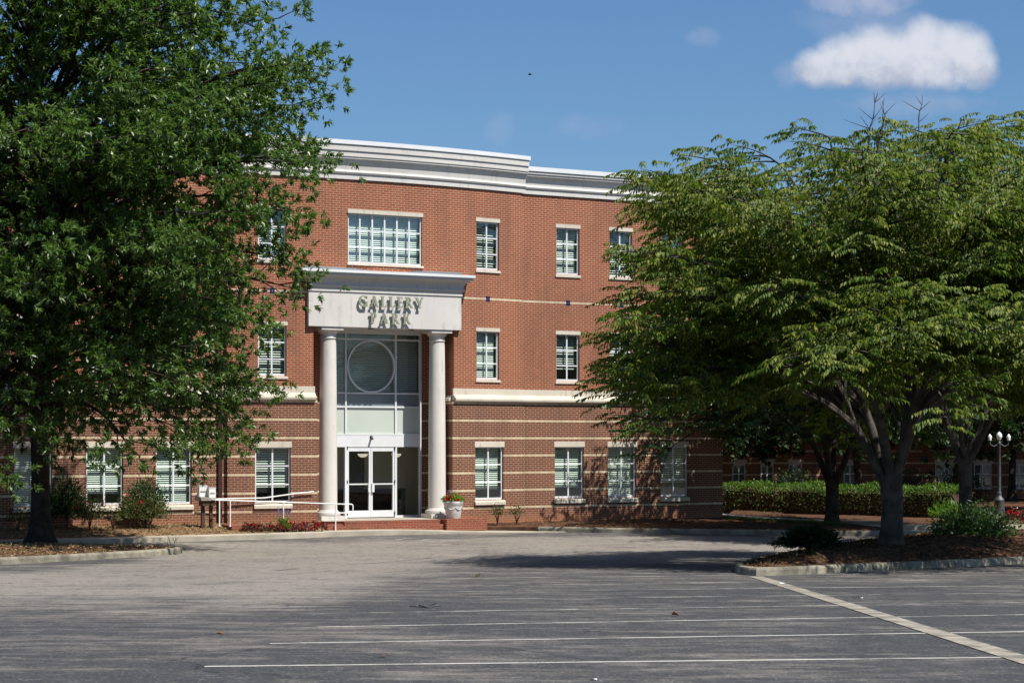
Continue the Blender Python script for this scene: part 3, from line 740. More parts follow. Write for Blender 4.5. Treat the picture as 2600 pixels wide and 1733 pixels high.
windows(up2, [(BWs[1], 0, bow), (RWs[0], 0, wing), (BWs[0], 0, bow), (LWs[0], 0, wing), (RWs[1], 0, wing), (RWs[2], 0, wing)]+[(s, 0, wing) for s in LWs[1:]])
up3 = [make_window(UZ['w'], *F3, 2, 3, .12, .10, .035, b, t) for b, t in ((.0, (.014, .012)), (.05, (.026, .017)))]
windows(up3, [(BWs[1], 0, bow), (RWs[0], 0, wing), (RWs[1], 0, wing), (RWs[2], 0, wing), (BWs[0], 0, bow)]+[(s, 0, wing) for s in LWs])
bigw = make_window(BIGW, *F3, 6, 3, .125, .075, .035, .0); place(bigw, -.02, 0, bow)
# cobalt tile crosses on the thin cream line
def tiles():
    mb = MB()
    for dx in (-.039, .039):
        for dz in (-.046, .046): mb.box(dx-.034, dx+.034, -.02, .006, 7.372+dz-.041, 7.372+dz+.041, TV)
    return mb.build('accent_tile', M['tile'], office)
t0 = tiles()
for k, (s, fm) in enumerate([(BWs[1]+.0, bow), (BWs[0], bow)]+[(s, wing) for s in RWs+LWs]):
    t = t0 if k == 0 else t0.copy()
    if k: C.objects.link(t)
    place(t, s, 0, fm)
# downspout in the left corner of the bow
mb = MB(); mb.box(-5.33, -5.21, .10, .19, .25, 4.04, TV); mb.box(-5.33, -5.21, .05, .14, 4.5, 10.85, TV); mb.box(-5.325, -5.215, .07, .17, 4.04, 4.5, TV)
for z in (1.1, 2.9, 5.6, 7.9, 9.9): mb.box(-5.35, -5.19, .02, .194 if z < 4 else .144, z, z+.05, TV)
mb.build('downspout', M['bronze'], office)

# portico -------------------------------------------------------------------
FV = .62; FH = 2.60
mb = MB(); mb.box(-FH, FH, -.72, FV, 6.33, 7.46, TV); mb.build('frieze', M['stucco'], office)
def ring(mb, prof, close_top=True):
    """profile (projection, z) carried round front and sides of the portico with mitres"""
    def lp(d, z): return [Pw(-FH-d, .2, z), Pw(-FH-d, FV+d, z), Pw(FH+d, FV+d, z), Pw(FH+d, .2, z)]
    L = [lp(d, z) for d, z in prof]
    for j in range(len(L)-1):
        for i in range(3): mb.face([L[j][i], L[j][i+1], L[j+1][i+1], L[j+1][i]])
    mb.face(L[-1])
mb = MB(); ring(mb, [(-.01, 7.40), (.03, 7.40), (.03, 7.53), (.07, 7.54), (.085, 7.575), (.07, 7.61), (.05, 7.62), (.06, 7.70), (.12, 7.80), (.22, 7.87), (.24, 7.875), (.28, 7.88), (.28, 7.93), (.30, 7.94), (.30, 7.965)])
e = mb.build('portico_cornice', M['stucco'], office); smooth_angle(e, 25)
mb = MB(); ring(mb, [(.27, 7.967), (.335, 7.967), (.335, 8.045), (.30, 8.05)]); mb.build('portico_coping', M['coping'], office)
mb = MB(); a = .18
for q in ([(-FH-.1, FV-.02, 8.05), (FH+.05, FV-.02, 8.05), (FH+.05, FV-.04, 8.15), (-FH-.1, FV-.04, 8.15)], [(-FH-.1, FV-.04, 8.15), (FH+.05, FV-.04, 8.15), (FH+.05, .1, 8.22), (-FH-.1, .1, 8.22)],
          [(FH+.05, FV-.02, 8.05), (FH+.05, .1, 8.05), (FH+.05, .1, 8.22), (FH+.05, FV-.04, 8.15)], [(-FH-.1, .1, 8.05), (-FH-.1, FV-.02, 8.05), (-FH-.1, FV-.04, 8.15), (-FH-.1, .1, 8.22)]):
    mb.face([TV(p) for p in q])
mb.build('portico_roof', M['flash'], office)
mb = MB()                                                     # two recessed soffit lights
for s in (-.35, 1.05): mb.lathe([(.0, 0), (.10, 0), (.10, .02), (0, .02)], 16, TV, (s, .2, 6.305))
mb.build('soffit_light', M['flash'], office)
for s in (-1.79, 1.94):
    cv_ = .22; z0 = .40
    mb = MB(); mb.box(s-.38, s+.38, cv_-.38, cv_+.38, z0, z0+.14, TV); base = mb
    H0, H1 = z0+.14, 6.33
    base.lathe([(.30, H0), (.365, H0+.015), (.38, H0+.065), (.365, H0+.115), (.31, H0+.125), (.31, H0+.15), (.285, H0+.17)], 36, TV, (s, cv_, 0))
    sh = []
    for i in range(13):
        t = i/12; sh.append((.28-.035*t**1.6, H0+.17+(H1-.36-H0-.17)*t))
    base.lathe(sh+[(.272, H1-.355), (.272, H1-.325), (.245, H1-.32), (.245, H1-.215)], 36, TV, (s, cv_, 0))
    base.lathe([(.245, H1-.215), (.275, H1-.205), (.275, H1-.185), (.30, H1-.165), (.335, H1-.11), (.34, H1-.10)], 36, TV, (s, cv_, 0))
    base.box(s-.36, s+.36, cv_-.36, cv_+.36, H1-.10, H1-.035, TV); base.box(s-.375, s+.375, cv_-.375, cv_+.375, H1-.033, H1-.002, TV)
    smooth_angle(base.build('column', M['column'], office), 35)
# glazed entrance
GV = -.75
mb = MB()
def bar(s0, s1, z0, z1, y0=GV-.09, y1=GV+.03): mb.box(s0, s1, y0, y1, z0, z1, TV)
for s in (-1.62, -.78, .95, 1.83): bar(s-.028, s+.028, 3.04 if abs(s) < 1 else .40, 6.25)
bar(1.78, 1.80, .4, 6.25, GV-.05, GV+.05)
for z in (3.04, 3.91, 4.34, 6.04, 6.23): bar(-1.62, 1.83, z-.026, z+.026, GV-.085, GV+.026)
bar(-.815, -.745, .40, 2.64, GV-.085, GV+.034); bar(.915, .985, .40, 2.64, GV-.085, GV+.034)
bar(-1.6, -.815, .40, .47, GV-.08, GV+.02); bar(.985, 1.81, .40, .47, GV-.08, GV+.02)
bar(-1.65, 1.86, 6.25, 6.33)
gfr = mb.build('entrance_frame', M['white'], office)
mb = MB(); n = 72; cs, cz, r1, r0 = .085, 5.185, .835, .785
for i in range(n):
    a0, a1 = 2*math.pi*i/n, 2*math.pi*(i+1)/n
    P2 = lambda r, a, y: Pw(cs+r*math.cos(a), y, cz+r*math.sin(a))
    mb.face([P2(r0, a0, GV+.06), P2(r1, a0, GV+.06), P2(r1, a1, GV+.06), P2(r0, a1, GV+.06)])
    mb.face([P2(r1, a0, GV+.06), P2(r1, a0, GV-.02), P2(r1, a1, GV-.02), P2(r1, a1, GV+.06)])
    mb.face([P2(r0, a1, GV+.06), P2(r0, a1, GV-.02), P2(r0, a0, GV-.02), P2(r0, a0, GV+.06)])
mb.build('circle_frame', M['white'], office)
def paneq(s0, s1, z0, z1, y): return [Pw(s0, y, z0), Pw(s1, y, z0), Pw(s1, y, z1), Pw(s0, y, z1)]
mb = MB()
for (s0, s1) in ((-1.6, -.8), (-.75, .92), (.98, 1.79)):
    mb.face(paneq(s0, s1, 4.36, 6.02, GV-.03)); mb.face(paneq(s0, s1, 6.06, 6.21, GV-.03))
mb.build('pane', M['glass_dark'], gfr)
for q in ((-1.6, -.815), (.985, 1.79)): mb = MB(); mb.face(paneq(*q, .47, 2.64, GV-.03)); mb.build('side_pane', M['glass_dark'], gfr)
mb = MB()
for i in range(27):
    z = 6.2-i*.068; mb.face([Pw(-1.6, GV-.16, z-.028), Pw(1.8, GV-.16, z-.028), Pw(1.8, GV-.21, z+.012), Pw(-1.6, GV-.21, z+.012)])
mb.build('blind', M['blind'], gfr)
mb = MB(); mb.box(-1.6, 1.8, GV-.09, GV-.02, 3.93, 4.32, TV); mb.build('spandrel_panel', M['spandrel'], office)
mb = MB(); mb.box(-1.6, 1.8, GV-.09, GV-.02, 3.06, 3.89, TV); mb.build('painted_panel', M['panel'], office)
mb = MB(); mb.box(-1.6, 1.8, GV-.10, GV+.02, 2.645, 3.012, TV); mb.build('header_panel', M['white'], office)
mb = MB(); mb.face(paneq(-1.6, 1.8, 3.0, 6.3, GV-.9)); mb.build('backing_wall', M['interior'], office)
for (s0, s1, hs, inner) in ((-.735, .075, -1, .05), (.085, .905, 1, .12)):
    mb = MB(); y0, y1 = GV-.06, GV+.015
    mb.box(s0, s0+.06, y0, y1, .43, 2.62, TV); mb.box(s1-.06, s1, y0, y1, .43, 2.62, TV)
    mb.box(s0+.06, s1-.06, y0, y1, 2.51, 2.62, TV); mb.box(s0+.06, s1-.06, y0, y1, .43, .64, TV)
    d_ = mb.build('door', M['white'], office)
    mb = MB(); mb.face(paneq(s0+.05, s1-.05, .63, 2.52, GV-.025)); mb.build('pane', M['glass_dark'], d_)
    mb = MB(); mb.box(s0+.06, s1-.06, GV-.0, GV+.03, 1.455, 1.495, TV)
    sh = s1-.10 if hs < 0 else s0+.02
    mb.box(sh, sh+.075, GV+.02, GV+.075, 1.22, 1.50, TV); mb.build('handle', M['coping'], d_)
    mb = MB(); hx = s0-.02 if hs < 0 else s1-.015
    for z in (.5, 1.5, 2.56): mb.tube([Pw(hx+.018, GV+.045, z), Pw(hx+.018, GV+.045, z+.1)], .016, 8)
    mb.build('hinge', M['black'], d_)

# steps, landing
stp = tag(empty('entrance_steps', Pw(0, 1, .13), TH), 'red brick entrance landing and step below the white columns', 'steps')
def brick_box(mb, s0, s1, v0, v1, z0, z1, top=True):
    for (p, q) in (((s0, v1), (s1, v1)), ((s1, v1), (s1, v0)), ((s0, v0), (s0, v1))):
        L = math.hypot(q[0]-p[0], q[1]-p[1])
        mb.face([Pw(*p, z0), Pw(*q, z0), Pw(*q, z1), Pw(*p, z1)], [(p[0], z0+.3), (p[0]+L, z0+.3), (p[0]+L, z1+.3), (p[0], z1+.3)])
    if top: mb.face([Pw(s0, v0, z1), Pw(s0, v1, z1), Pw(s1, v1, z1), Pw(s1, v0, z1)], [(0, 0), (0, v1-v0), (s1-s0, v1-v0), (s1-s0, 0)])
mb = MB(); brick_box(mb, -2.8, 1.58, -1.0, 1.22, .05, .40); brick_box(mb, -2.35, 1.56, 1.15, 1.48, .05, .265); mb.build('brick_riser', M['brick_step'], stp)
mb = MB(); brick_box(mb, 1.58, 3.0, .3, 1.62, .05, .415); mb.build('cheek_wall', M['brick_step'], stp)
mb = MB(); mb.box(-2.3, 2.3, -.72, 1.08, .38, .405, TV); mb.build('landing_slab', M['concrete'], stp)
mb = MB(); brick_box(mb, -5.45, -2.8, .2, 1.64, .05, .36); rp = mb.build('access_ramp', M['brick_step'], None)
tag(rp, 'low brick edged access ramp behind the white handrail and red flowers', 'ramp')
# ------------------------------------------------------------------ sign letters
sign = tag(empty('building_sign', Pw(0, FV, 6.9), TH), 'raised pale green GALLERY PARK lettering on the portico frieze', 'sign')
def arc_strip(cx, cy, rx, ry, a0, a1, wf, n=18):
    """list of quads of a curved stroke, width wf(angle)"""
    out = []
    for i in range(n):
        t0 = rad(a0+(a1-a0)*i/n); t1 = rad(a0+(a1-a0)*(i+1)/n)
        w0, w1 = wf(t0), wf(t1)
        q = [(cx+(rx-w0)*math.cos(t0), cy+(ry-w0*.7)*math.sin(t0)), (cx+rx*math.cos(t0), cy+ry*math.sin(t0)), (cx+rx*math.cos(t1), cy+ry*math.sin(t1)), (cx+(rx-w1)*math.cos(t1), cy+(ry-w1*.7)*math.sin(t1))]
        out.append(q if a1 > a0 else q[::-1])
    return out
def rect(x0, y0, x1, y1): return [(x0, y0), (x1, y0), (x1, y1), (x0, y1)]
def stroke(x0, y0, x1, y1, w): 
    q = [(x0-w/2, y0), (x0+w/2, y0), (x1+w/2, y1), (x1-w/2, y1)]
    return q if y1 > y0 else [q[3], q[2], q[1], q[0]]
TK, TN, SF = .20, .10, .075
serif = lambda x, y, w=.17: rect(x-w, y, x+w, y+SF) if y < .5 else rect(x-w, y-SF, x+w, y)
wfun = lambda t: TN+(TK-TN)*abs(math.cos(t))
GL = {
 'L': (.62, [rect(.10, 0, .10+TK, 1), serif(.185, 1), rect(.0, 0, .60, SF+.015), [(.50, 0), (.60, 0), (.62, .26), (.57, .26)]]),
 'E': (.62, [rect(.10, 0, .10+TK, 1), rect(0, 0, .58, SF+.015), rect(0, 1-SF-.015, .56, 1), rect(.2, .48, .46, .48+SF), rect(.43, .40, .47, .62), [(.49, 0), (.58, 0), (.61, .24), (.56, .24)], [(.55, .78), (.57, 1), (.50, 1), (.52, .78)][::-1] if False else rect(.52, .78, .56, 1)]),
 'A': (.86, [stroke(.13, 0, .43, 1, TN+.01), stroke(.72, 0, .42, 1, TK+.02), rect(.22, .30, .62, .36), serif(.13, 0, .13), serif(.72, 0, .15)]),
 'Y': (.84, [rect(.335, 0, .335+TK, .5), stroke(.42, .42, .13, 1, TK+.01), stroke(.43, .42, .72, 1, TN+.01), serif(.42, 0, .17), serif(.13, 1, .14), serif(.72, 1, .13)]),
 'P': (.66, [rect(.10, 0, .10+TK, 1), serif(.185, 0), rect(0, 1-SF-.01, .36, 1), rect(.2, .43, .36, .50)]+arc_strip(.34, .715, .30, .285, -90, 90, wfun)),
 'R': (.84, [rect(.10, 0, .10+TK, 1), serif(.185, 0), rect(0, 1-SF-.01, .36, 1), rect(.2, .46, .36, .53), stroke(.72, 0, .38, .50, TK+.03), rect(.60, 0, .84, SF)]+arc_strip(.34, .735, .28, .265, -90, 90, wfun)),
 'K': (.84, [rect(.10, 0, .10+TK, 1), serif(.185, 0), serif(.185, 1), stroke(.24, .42, .64, 1, TN+.02), stroke(.72, 0, .36, .58, TK+.03), rect(.58, 0, .85, SF), serif(.64, 1, .13)]),
 'G': (.92, arc_strip(.46, .5, .46, .52, 38, 322, wfun, 30)+[rect(.66, .0, .66+TK, .42), rect(.56, .40, .92, .46), rect(.79, .70, .84, .98)]),
}
def make_letter(ch, s, z, h):
    wd, polys = GL[ch]; mb = MB()
    for k, q in enumerate(polys):
        eps = .0004*k
        mb.prism(q, FV+.06, FV+.105+eps, lambda x, y, d: Pw(s+x*h*.98, d, z+y*h))
    cxm = s+wd*h*.4
    mb.tube([Pw(s+.14*h, FV-.01, z+.25*h), Pw(s+.14*h, FV+.07, z+.25*h)], .008, 6)
    return mb.build('letter', M['letter'], sign)
def word(txt, s0, s1, z, h):
    tot = sum(GL[c][0] for c in txt); k = (s1-s0-tot*h*.98)/(len(txt)-1); s = s0
    for c in txt:
        o = make_letter(c, s, z, h); s += GL[c][0]*h*.98+k
word('GALLERY', -.98, 1.22, 6.965, .335); word('PARK', -.60, .79, 6.455, .335)

# ------------------------------------------------------------------ small things at the entrance
sc = tag(empty('security_camera', Pw(.09, -.72, 2.95), TH), 'small dark security camera on the white panel above the glass doors', 'camera')
mb = MB(); mb.box(.05, .12, -.74, -.70, 2.90, 3.0, TV); mb.build('bracket', M['black'], sc)
mb = MB(); mb.tube([Pw(.10, -.72, 2.98), Pw(.07, -.58, 2.90)], .035, 10); mb.build('body', M['black'], sc)
pt = tag(empty('flower_pot', Pw(2.05, 1.15, .415), TH), 'big white glazed pot beside the right hand column', 'pot')
mb = MB(); mb.lathe([(.0, 0), (.215, 0), (.225, .02), (.25, .2), (.285, .38), (.295, .42), (.31, .44), (.315, .52), (.30, .535), (.275, .52), (.27, .46), (.0, .46)], 32, TV, (2.05, 1.15, .415)); smooth_angle(mb.build('body', M['pot'], pt), 40)
mb = MB()
for k in range(7):
    a0 = 2*math.pi*k/7; q = []
    for i in range(9):
        a = a0+2*math.pi/7*i/8; r = .268; zz = .36-.075*math.sin(math.pi*i/8); q.append(Pw(2.05+(r+.012)*math.cos(a), 1.15+(r+.012)*math.sin(a), .415+zz))
    mb.tube(q, .014, 6)
smooth_angle(mb.build('swag', M['pot'], pt), 40)
mb = MB(); mb.lathe([(.0, 0), (.265, 0), (.25, .03), (0, .05)], 20, TV, (2.05, 1.15, .415+.462)); mb.build('soil', M['soil'], pt)

def tubes(name, root, mat, paths):
    mb = MB()
    for pts, r in paths: mb.tube(pts, r, 10)
    return smooth_angle(mb.build(name, mat, root), 50)
def fillet(p, k=.08):
    out = [p[0]]
    for i in range(1, len(p)-1):
        a, b, c = Vector(p[i-1]), Vector(p[i]), Vector(p[i+1])
        u = (a-b).normalized()*k; v = (c-b).normalized()*k
        for t in (0, .25, .5, .75, 1): out.append((b+u)*(1-t)**2+b*2*t*(1-t)+(b+v)*t*t)
    out.append(p[-1]); return out
RV = 1.55
hr = tag(empty('handrail', Pw(-4, RV, .13), TH), 'white tubular handrail on posts along the ramp edge', 'handrail')
tubes('top_rail', hr, M['rail'], [(fillet([Pw(-6.02, .9, .42), Pw(-6.02, .9, 1.11), Pw(-5.95, RV, 1.115), Pw(-4, RV, 1.03), Pw(-2.1, RV, .94), Pw(-1.55, RV, .925), Pw(-1.55, RV, .66), Pw(-2.1, RV, .67)], .07), .019)])
for s, z0, z1 in ((-5.80, .36, 1.105), (-5.47, .34, 1.095), (-3.80, .30, 1.02), (-2.12, .12, .94)):
    tubes('post', hr, M['rail'], [([Pw(s, RV, z0), Pw(s, RV, z1)], .019), ([Pw(s, RV, z0-.01), Pw(s, RV, z0+.012)], .05)])
wr_ = tag(empty('handrail', Pw(-4, .4, .9), TH), 'white handrail bracketed to the brick wall and rising to the columns', 'handrail')
tubes('top_rail', wr_, M['rail'], [([Pw(-5.95, .33, 1.10), Pw(-5.0, .40, 1.11), Pw(-4.0, .52, 1.12), Pw(-3.2, .58, 1.22), Pw(-2.45, .66, 1.30)], .019)])
for s, v0, v1, z in ((-4.75, .15, .42, 1.11), (-3.1, .42, .58, 1.22)): tubes('bracket', wr_, M['rail'], [(fillet([Pw(s, v0, z-.09), Pw(s, v1, z-.09), Pw(s, v1, z-.01)], .04), .012), ([Pw(s, v0, z-.09), Pw(s, v0+.02, z-.09)], .04)])
# drop boxes on a wooden stand
ms, mv = -6.06, 1.15
db = tag(empty('mail_box', Pw(ms, mv, .38), TH), 'twin white mail boxes on a brown wooden two post stand in mulch', 'mail box')
for dx in (-.11, .14):
    mb = MB(); mb.box(ms+dx-.045, ms+dx+.045, mv-.045, mv+.045, .3, .98, TV); mb.build('post', M['mailbrown'], db)
mb = MB(); mb.box(ms-.17, ms+.21, mv-.17, mv+.17, .94, 1.09, TV); mb.build('stand', M['mailbrown'], db)
mb = MB(); z0 = 1.092
mb.v = [tuple(TV(p)) for p in [(ms-.27, mv-.22, z0+.16), (ms+.22, mv-.22, z0+.16), (ms+.22, mv+.22, z0), (ms-.22, mv+.22, z0), (ms-.27, mv-.22, z0), (ms+.22, mv-.22, z0), (ms+.22, mv+.22, z0+.07), (ms-.25, mv+.22, z0+.10)]]; mb.uv = [(0, 0)]*8
mb.f = [(4, 5, 2, 3), (0, 7, 6, 1), (0, 1, 5, 4), (1, 6, 2, 5), (6, 7, 3, 2), (7, 0, 4, 3)]; mb.build('tray', M['mailgrey'], db)
for (x0, x1, y0, y1, za, zb) in ((ms-.22, ms+.02, mv-.18, mv+.02, z0+.1, z0+.42), (ms+.02, ms+.22, mv-.02, mv+.19, z0+.07, z0+.36)):
    mb = MB(); mb.box(x0, x1, y0, y1, za, zb, TV); mb.box(x0-.01, x1+.01, y0-.01, y1+.012, zb+.001, zb+.02, TV)
    b_ = mb.build('letter_box', M['mailwhite'], db)
    mb = MB(); mb.box(x0+.03, x1-.03, y1+.002, y1+.012, (za+zb)/2-.01, (za+zb)/2+.02, TV); mb.build('slot', M['mailgrey'], b_)
# splash stones under the wall
for (px, py, dz, lab) in ((171, 1337, .3, 'flat grey stone in the mulch beside the oak trunk'), (1365, 1320, .2, 'pale grey splash stone at the foot of the right brick wing')):
    p = gnd(px, py, dz); mb = MB(); mb.lathe([(.0, -.05), (.20, -.05), (.24, 0), (.20, .06), (.08, .085), (0, .08)], 10, Matrix.Translation((p.x, p.y, dz)) @ Matrix.Diagonal((1.2, .8, 1, 1)))
    o = mb.build('splash_stone', M['stonegrey']); o.data.shade_smooth(); tag(o, lab, 'stone')
# lobby furnishing behind the doors
pc = empty('framed_picture', Pw(-.35, -3.6, 1.9), TH); tag(pc, 'framed botanical picture on the lobby wall behind the left door', 'picture')
mb = MB(); mb.box(-.95, .25, -3.64, -3.60, 1.35, 2.35, TV); mb.build('frame', M['interior'], pc)
mb = MB(); mb.box(-.88, .18, -3.599, -3.59, 1.42, 2.28, TV); mb.build('print', M['picture'], pc)
for s, lab in ((.55, 'white bowl pendant lamp seen through the right glass door'), (1.75, 'white bowl pendant lamp seen through the right side pane')):
    pl = tag(empty('pendant_lamp', Pw(s, -2.4, 2.9), TH), lab, 'lamp', 'lobby pendant lamps')
    mb = MB(); mb.lathe([(.0, 0), (.08, .01), (.15, .06), (.17, .12), (.16, .12), (.0, .08)], 20, TV, (s, -2.4, 2.3)); smooth_angle(mb.build('bowl', M['bowl'], pl))
    mb = MB(); mb.tube([Pw(s, -2.4, 2.4), Pw(s, -2.4, 2.95)], .012, 6); mb.build('stem', M['black'], pl)

# ------------------------------------------------------------------ plants
def rdir(n, up=0.):
    d = R_.normal(size=(n, 3)); d[:, 2] += up; return nrmz(d)
def oak_whorls(P, D, per, L0, W0, spread=.9):
    """star clusters of narrow leaves at twig ends"""
    n = len(P); idx = np.repeat(np.arange(n), per); m = len(idx)
    ax = nrmz(D)[idx]; d = nrmz(ax*(.35+.5*R_.random((m, 1)))+R_.normal(size=(m, 3))*spread*.55)
    base = P[idx]+ax*(R_.random((m, 1))-.6)*.14
    N = nrmz(np.array([[0, 0, 1.]])+R_.normal(size=(m, 3))*.55)
    L = L0*(.7+.6*R_.random(m)); W = W0*(.7+.6*R_.random(m)); d[:, 2] -= .12
    return base, d, N, L, W
def sprays(P, D, Ln, per, L0, W0, droop=.85):
    """arching shoots with two rows of hanging leaves"""
    n = len(P); t = np.linspace(.12, 1., per)
    D = nrmz(D); S = nrmz(np.cross(D, np.array([[0, 0, 1.]])))
    pos_ = P[:, None, :]+D[:, None, :]*(t[None, :, None]*Ln[:, None, None])
    pos_[:, :, 2] -= (t**2)[None, :]*Ln[:, None]*.28
    sg = np.where(np.arange(per) % 2 == 0, 1., -1.)
    d = S[:, None, :]*sg[None, :, None]*.55+D[:, None, :]*.45+np.array([0, 0, -droop])+R_.normal(size=(n, per, 3))*.22
    pos_ = pos_.reshape(-1, 3); d = nrmz(d.reshape(-1, 3)); m = len(pos_)
    N = nrmz(np.repeat(D, per, 0)*.3+np.array([[0, 0, 1.]])+np.repeat(S, per, 0)*np.tile(sg, n)[:, None]*.8+R_.normal(size=(m, 3))*.25)
    return pos_, d, N, L0*(.7+.6*R_.random(m)), W0*(.75+.5*R_.random(m))
class Paths:
    """many tapered tubes gathered with numpy"""
    def __init__(s, sides=6): s.V = []; s.F = []; s.n = 0; s.sides = sides
    def add(s, pts, r, sides=None):
        k = sides or s.sides; pts = np.asarray(pts, float); n = len(pts); t = nrmz(np.gradient(pts, axis=0))
        ref = np.array([0, 0, 1.]) if abs(t[0, 2]) < .85 else np.array([1., 0, 0])
        u = nrmz(np.cross(t, ref)); v = np.cross(t, u); a = np.arange(k)*2*np.pi/k
        ringv = pts[:, None, :]+(u[:, None, :]*np.cos(a)[None, :, None]+v[:, None, :]*np.sin(a)[None, :, None])*np.asarray(r)[:, None, None]
        i = np.arange(n-1)[:, None]*k; j = np.arange(k)[None, :]; j2 = (j+1) % k
        F = np.stack([i+j, i+j2, i+k+j2, i+k+j], -1).reshape(-1, 4)+s.n
        s.V.append(ringv.reshape(-1, 3)); s.F.append(F); s.n += n*k
    def build(s, name, mat, parent, root_loc):
        o = np_mesh(name, np.concatenate(s.V), np.concatenate(s.F), mat, parent, root_loc); o.data.shade_smooth(); return o
def lerp_tab(tab, h):
    return float(np.interp(h, [a for a, _ in tab], [b for _, b in tab]))
def tree(name, base, label, cat, style, H, env, nl, seed, trunk_r, fork_z, mats, leafset, sec_n=12, sec_len=2.0, per_m=5., group=None, drop=.0, lean=(0, 0), sag=.12, hmin=2.4, bias=None, interior=None):
    global R_
    R_ = np.random.default_rng(seed); rr = R_
    root = tag(empty(name, base), label, cat, group); B = np.array(base)
    wood = Paths(8); limbs = Paths(5)
    # trunk
    if style == 'oak':
        z = np.linspace(0, H*.96, 22); wob = np.cumsum(rr.normal(size=(22, 2))*.035, 0); wob[:3] = 0
        tp = np.column_stack([wob[:, 0]+lean[0]*z/H, wob[:, 1]+lean[1]*z/H, z])
        tr = trunk_r*np.clip(1-z/H, .04, 1)**.75; tr[0] *= 1.9; zz = np.linspace(0, 1, 6)
        tp = np.vstack([[0, 0, -.25], [0, 0, 0.0], [0, 0, .12], [0, 0, .3], [0, 0, .65], tp[1:]]); tr = np.concatenate([[trunk_r*2.0, trunk_r*1.75, trunk_r*1.42, trunk_r*1.2, trunk_r*1.05], tr[1:]])
        wood.add(tp+B, tr, 18)
        trunk_at = lambda h: np.array([np.interp(h, tp[:, 2], tp[:, 0]), np.interp(h, tp[:, 2], tp[:, 1]), h])
        rad_at = lambda h: float(np.interp(h, tp[:, 2], tr))
    else:
        tp = np.array([[0, 0, -.25], [0, 0, .0], [0, 0, .15], [.01, 0, .4], [.02, 0, fork_z*.6], [0, .01, fork_z], [0, 0, fork_z+.3]]); tr = trunk_r*np.array([1.5, 1.35, 1.15, 1.0, .95, 1.02, .8])
        wood.add(tp+B, tr, 18)
        trunk_at = lambda h: np.array([0, 0, min(h, fork_z)]); rad_at = lambda h: trunk_r
        K = 6; stems = []
        for k in range(K):
            a = 2*math.pi*(k+.35*rr.random())/K; hz = fork_z*(.82+.3*rr.random()); top = H*(.40+.12*rr.random()); ro = H*(.13+.09*rr.random()); q = np.linspace(0, 1, 9)
            sp_ = np.stack([math.cos(a)*(trunk_r*.35*np.minimum(q*4, 1)+ro*q**1.25), math.sin(a)*(trunk_r*.35*np.minimum(q*4, 1)+ro*q**1.25), hz-.25+(top-hz+.25)*q], 1)
            sp_[:, :2] += np.cumsum(rr.normal(size=(9, 2))*.035, 0)*q[:, None]
            wood.add(sp_+B, trunk_r*(.50-.26*q)*(.85+.3*rr.random()), 10); stems.append((a, sp_))
    TP, TD, TL = [], [], []
    ga = 2.399963
    for i in range(nl):
        u = (i+.5)/nl; phi = i*ga+rr.normal()*.25
        ht = hmin+(H-hmin)*(u**(1.02 if style == 'oak' else .8)) + rr.normal()*.25
        Re = lerp_tab(env, ht)*(.80+.28*rr.random())
        if bias: Re *= bias(phi, ht)
        dh = np.array([math.cos(phi), math.sin(phi), 0])
        t = np.linspace(0, 1, 11)
        if style == 'oak':
            rise = np.interp(ht, [2, 5, 9, H], [-.25, .10, .42, .9])*Re
            hs = min(max(ht-rise, fork_z*.95), H*.93); b0 = trunk_at(hs)
            zc = hs+(ht-hs)*t**.9+sag*Re*np.sin(np.pi*t)*1.2
            pts = b0[None, :]*(1-t[:, None])+np.array([0, 0, 0])*t[:, None]+dh[None, :]*(Re*t)[:, None]; pts[:, 2] = zc
            r0 = min(.018+.008*Re, rad_at(hs)*.6)
        else:
            st_ = min(stems, key=lambda e: abs(((e[0]-phi+math.pi) % (2*math.pi))-math.pi))[1]
            xi = (.25+.75*min(1, (ht-hmin)/(H-hmin)+.25)*rr.uniform(.6, 1.))*8; xi = min(xi, 7.99); ii = int(xi); b0 = st_[ii]*(1-xi+ii)+st_[ii+1]*(xi-ii); hs = b0[2]
            rcur = Re*(t**1.7); zp = max(ht, hs+.30*Re+.6*rr.random()); zc = hs+(zp-hs)*(1-(1-t)**1.8)+(ht-zp)*t**3
            tipv = dh*Re; pts = b0[None, :]+(tipv-np.array([b0[0], b0[1], 0]))[None, :]*(t**1.3)[:, None]; pts[:, 2] = zc
            r0 = trunk_r*(.13+.12*rr.random())
        pts[:, :2] += np.cumsum(rr.normal(size=(11, 2))*.05, 0)*t[:, None]*(Re/5)
        rads = r0*(1-t)**.8+.012
        limbs.add(pts+B, rads, 7 if r0 > .06 else 5)
        dl = np.gradient(pts, axis=0); Ll = np.linalg.norm(np.diff(pts, axis=0), axis=1).sum()
        ns = max(4, int(sec_n*(.5+Re/8)))
        for k in range(ns):
            tt = (.22 if style == 'oak' else .30)+(.78 if style == 'oak' else .70)*(k+rr.random())/ns; tt = min(tt, 1.); tt = tt**.85 if style == 'oak' else tt
            if rr.random() < drop: continue
            x = tt*10; i0 = min(int(x), 9); f = x-i0; p0 = pts[i0]*(1-f)+pts[i0+1]*f
            ax = nrmz(dl[i0]); side = nrmz(np.cross(ax, [0, 0, 1.]))*(1 if k % 2 else -1)
            ang = rr.uniform(.35, 1.15)
            if style == 'oak': d = ax*math.cos(ang)+side*math.sin(ang)+np.array([0, 0, rr.normal()*.35+.05]); ln = sec_len*(1.1-.38*tt)*rr.uniform(.6, 1.2)
            else:
                hd = np.array([ax[0], ax[1], 0])*math.cos(ang)+side*math.sin(ang)+dh*.35; d = nrmz(hd)+np.array([0, 0, rr.uniform(-.05, .40)]); ln = sec_len*(1.2-.55*tt)*rr.uniform(.6, 1.25)
            d = nrmz(d); s_ = np.linspace(0, 1, 5)
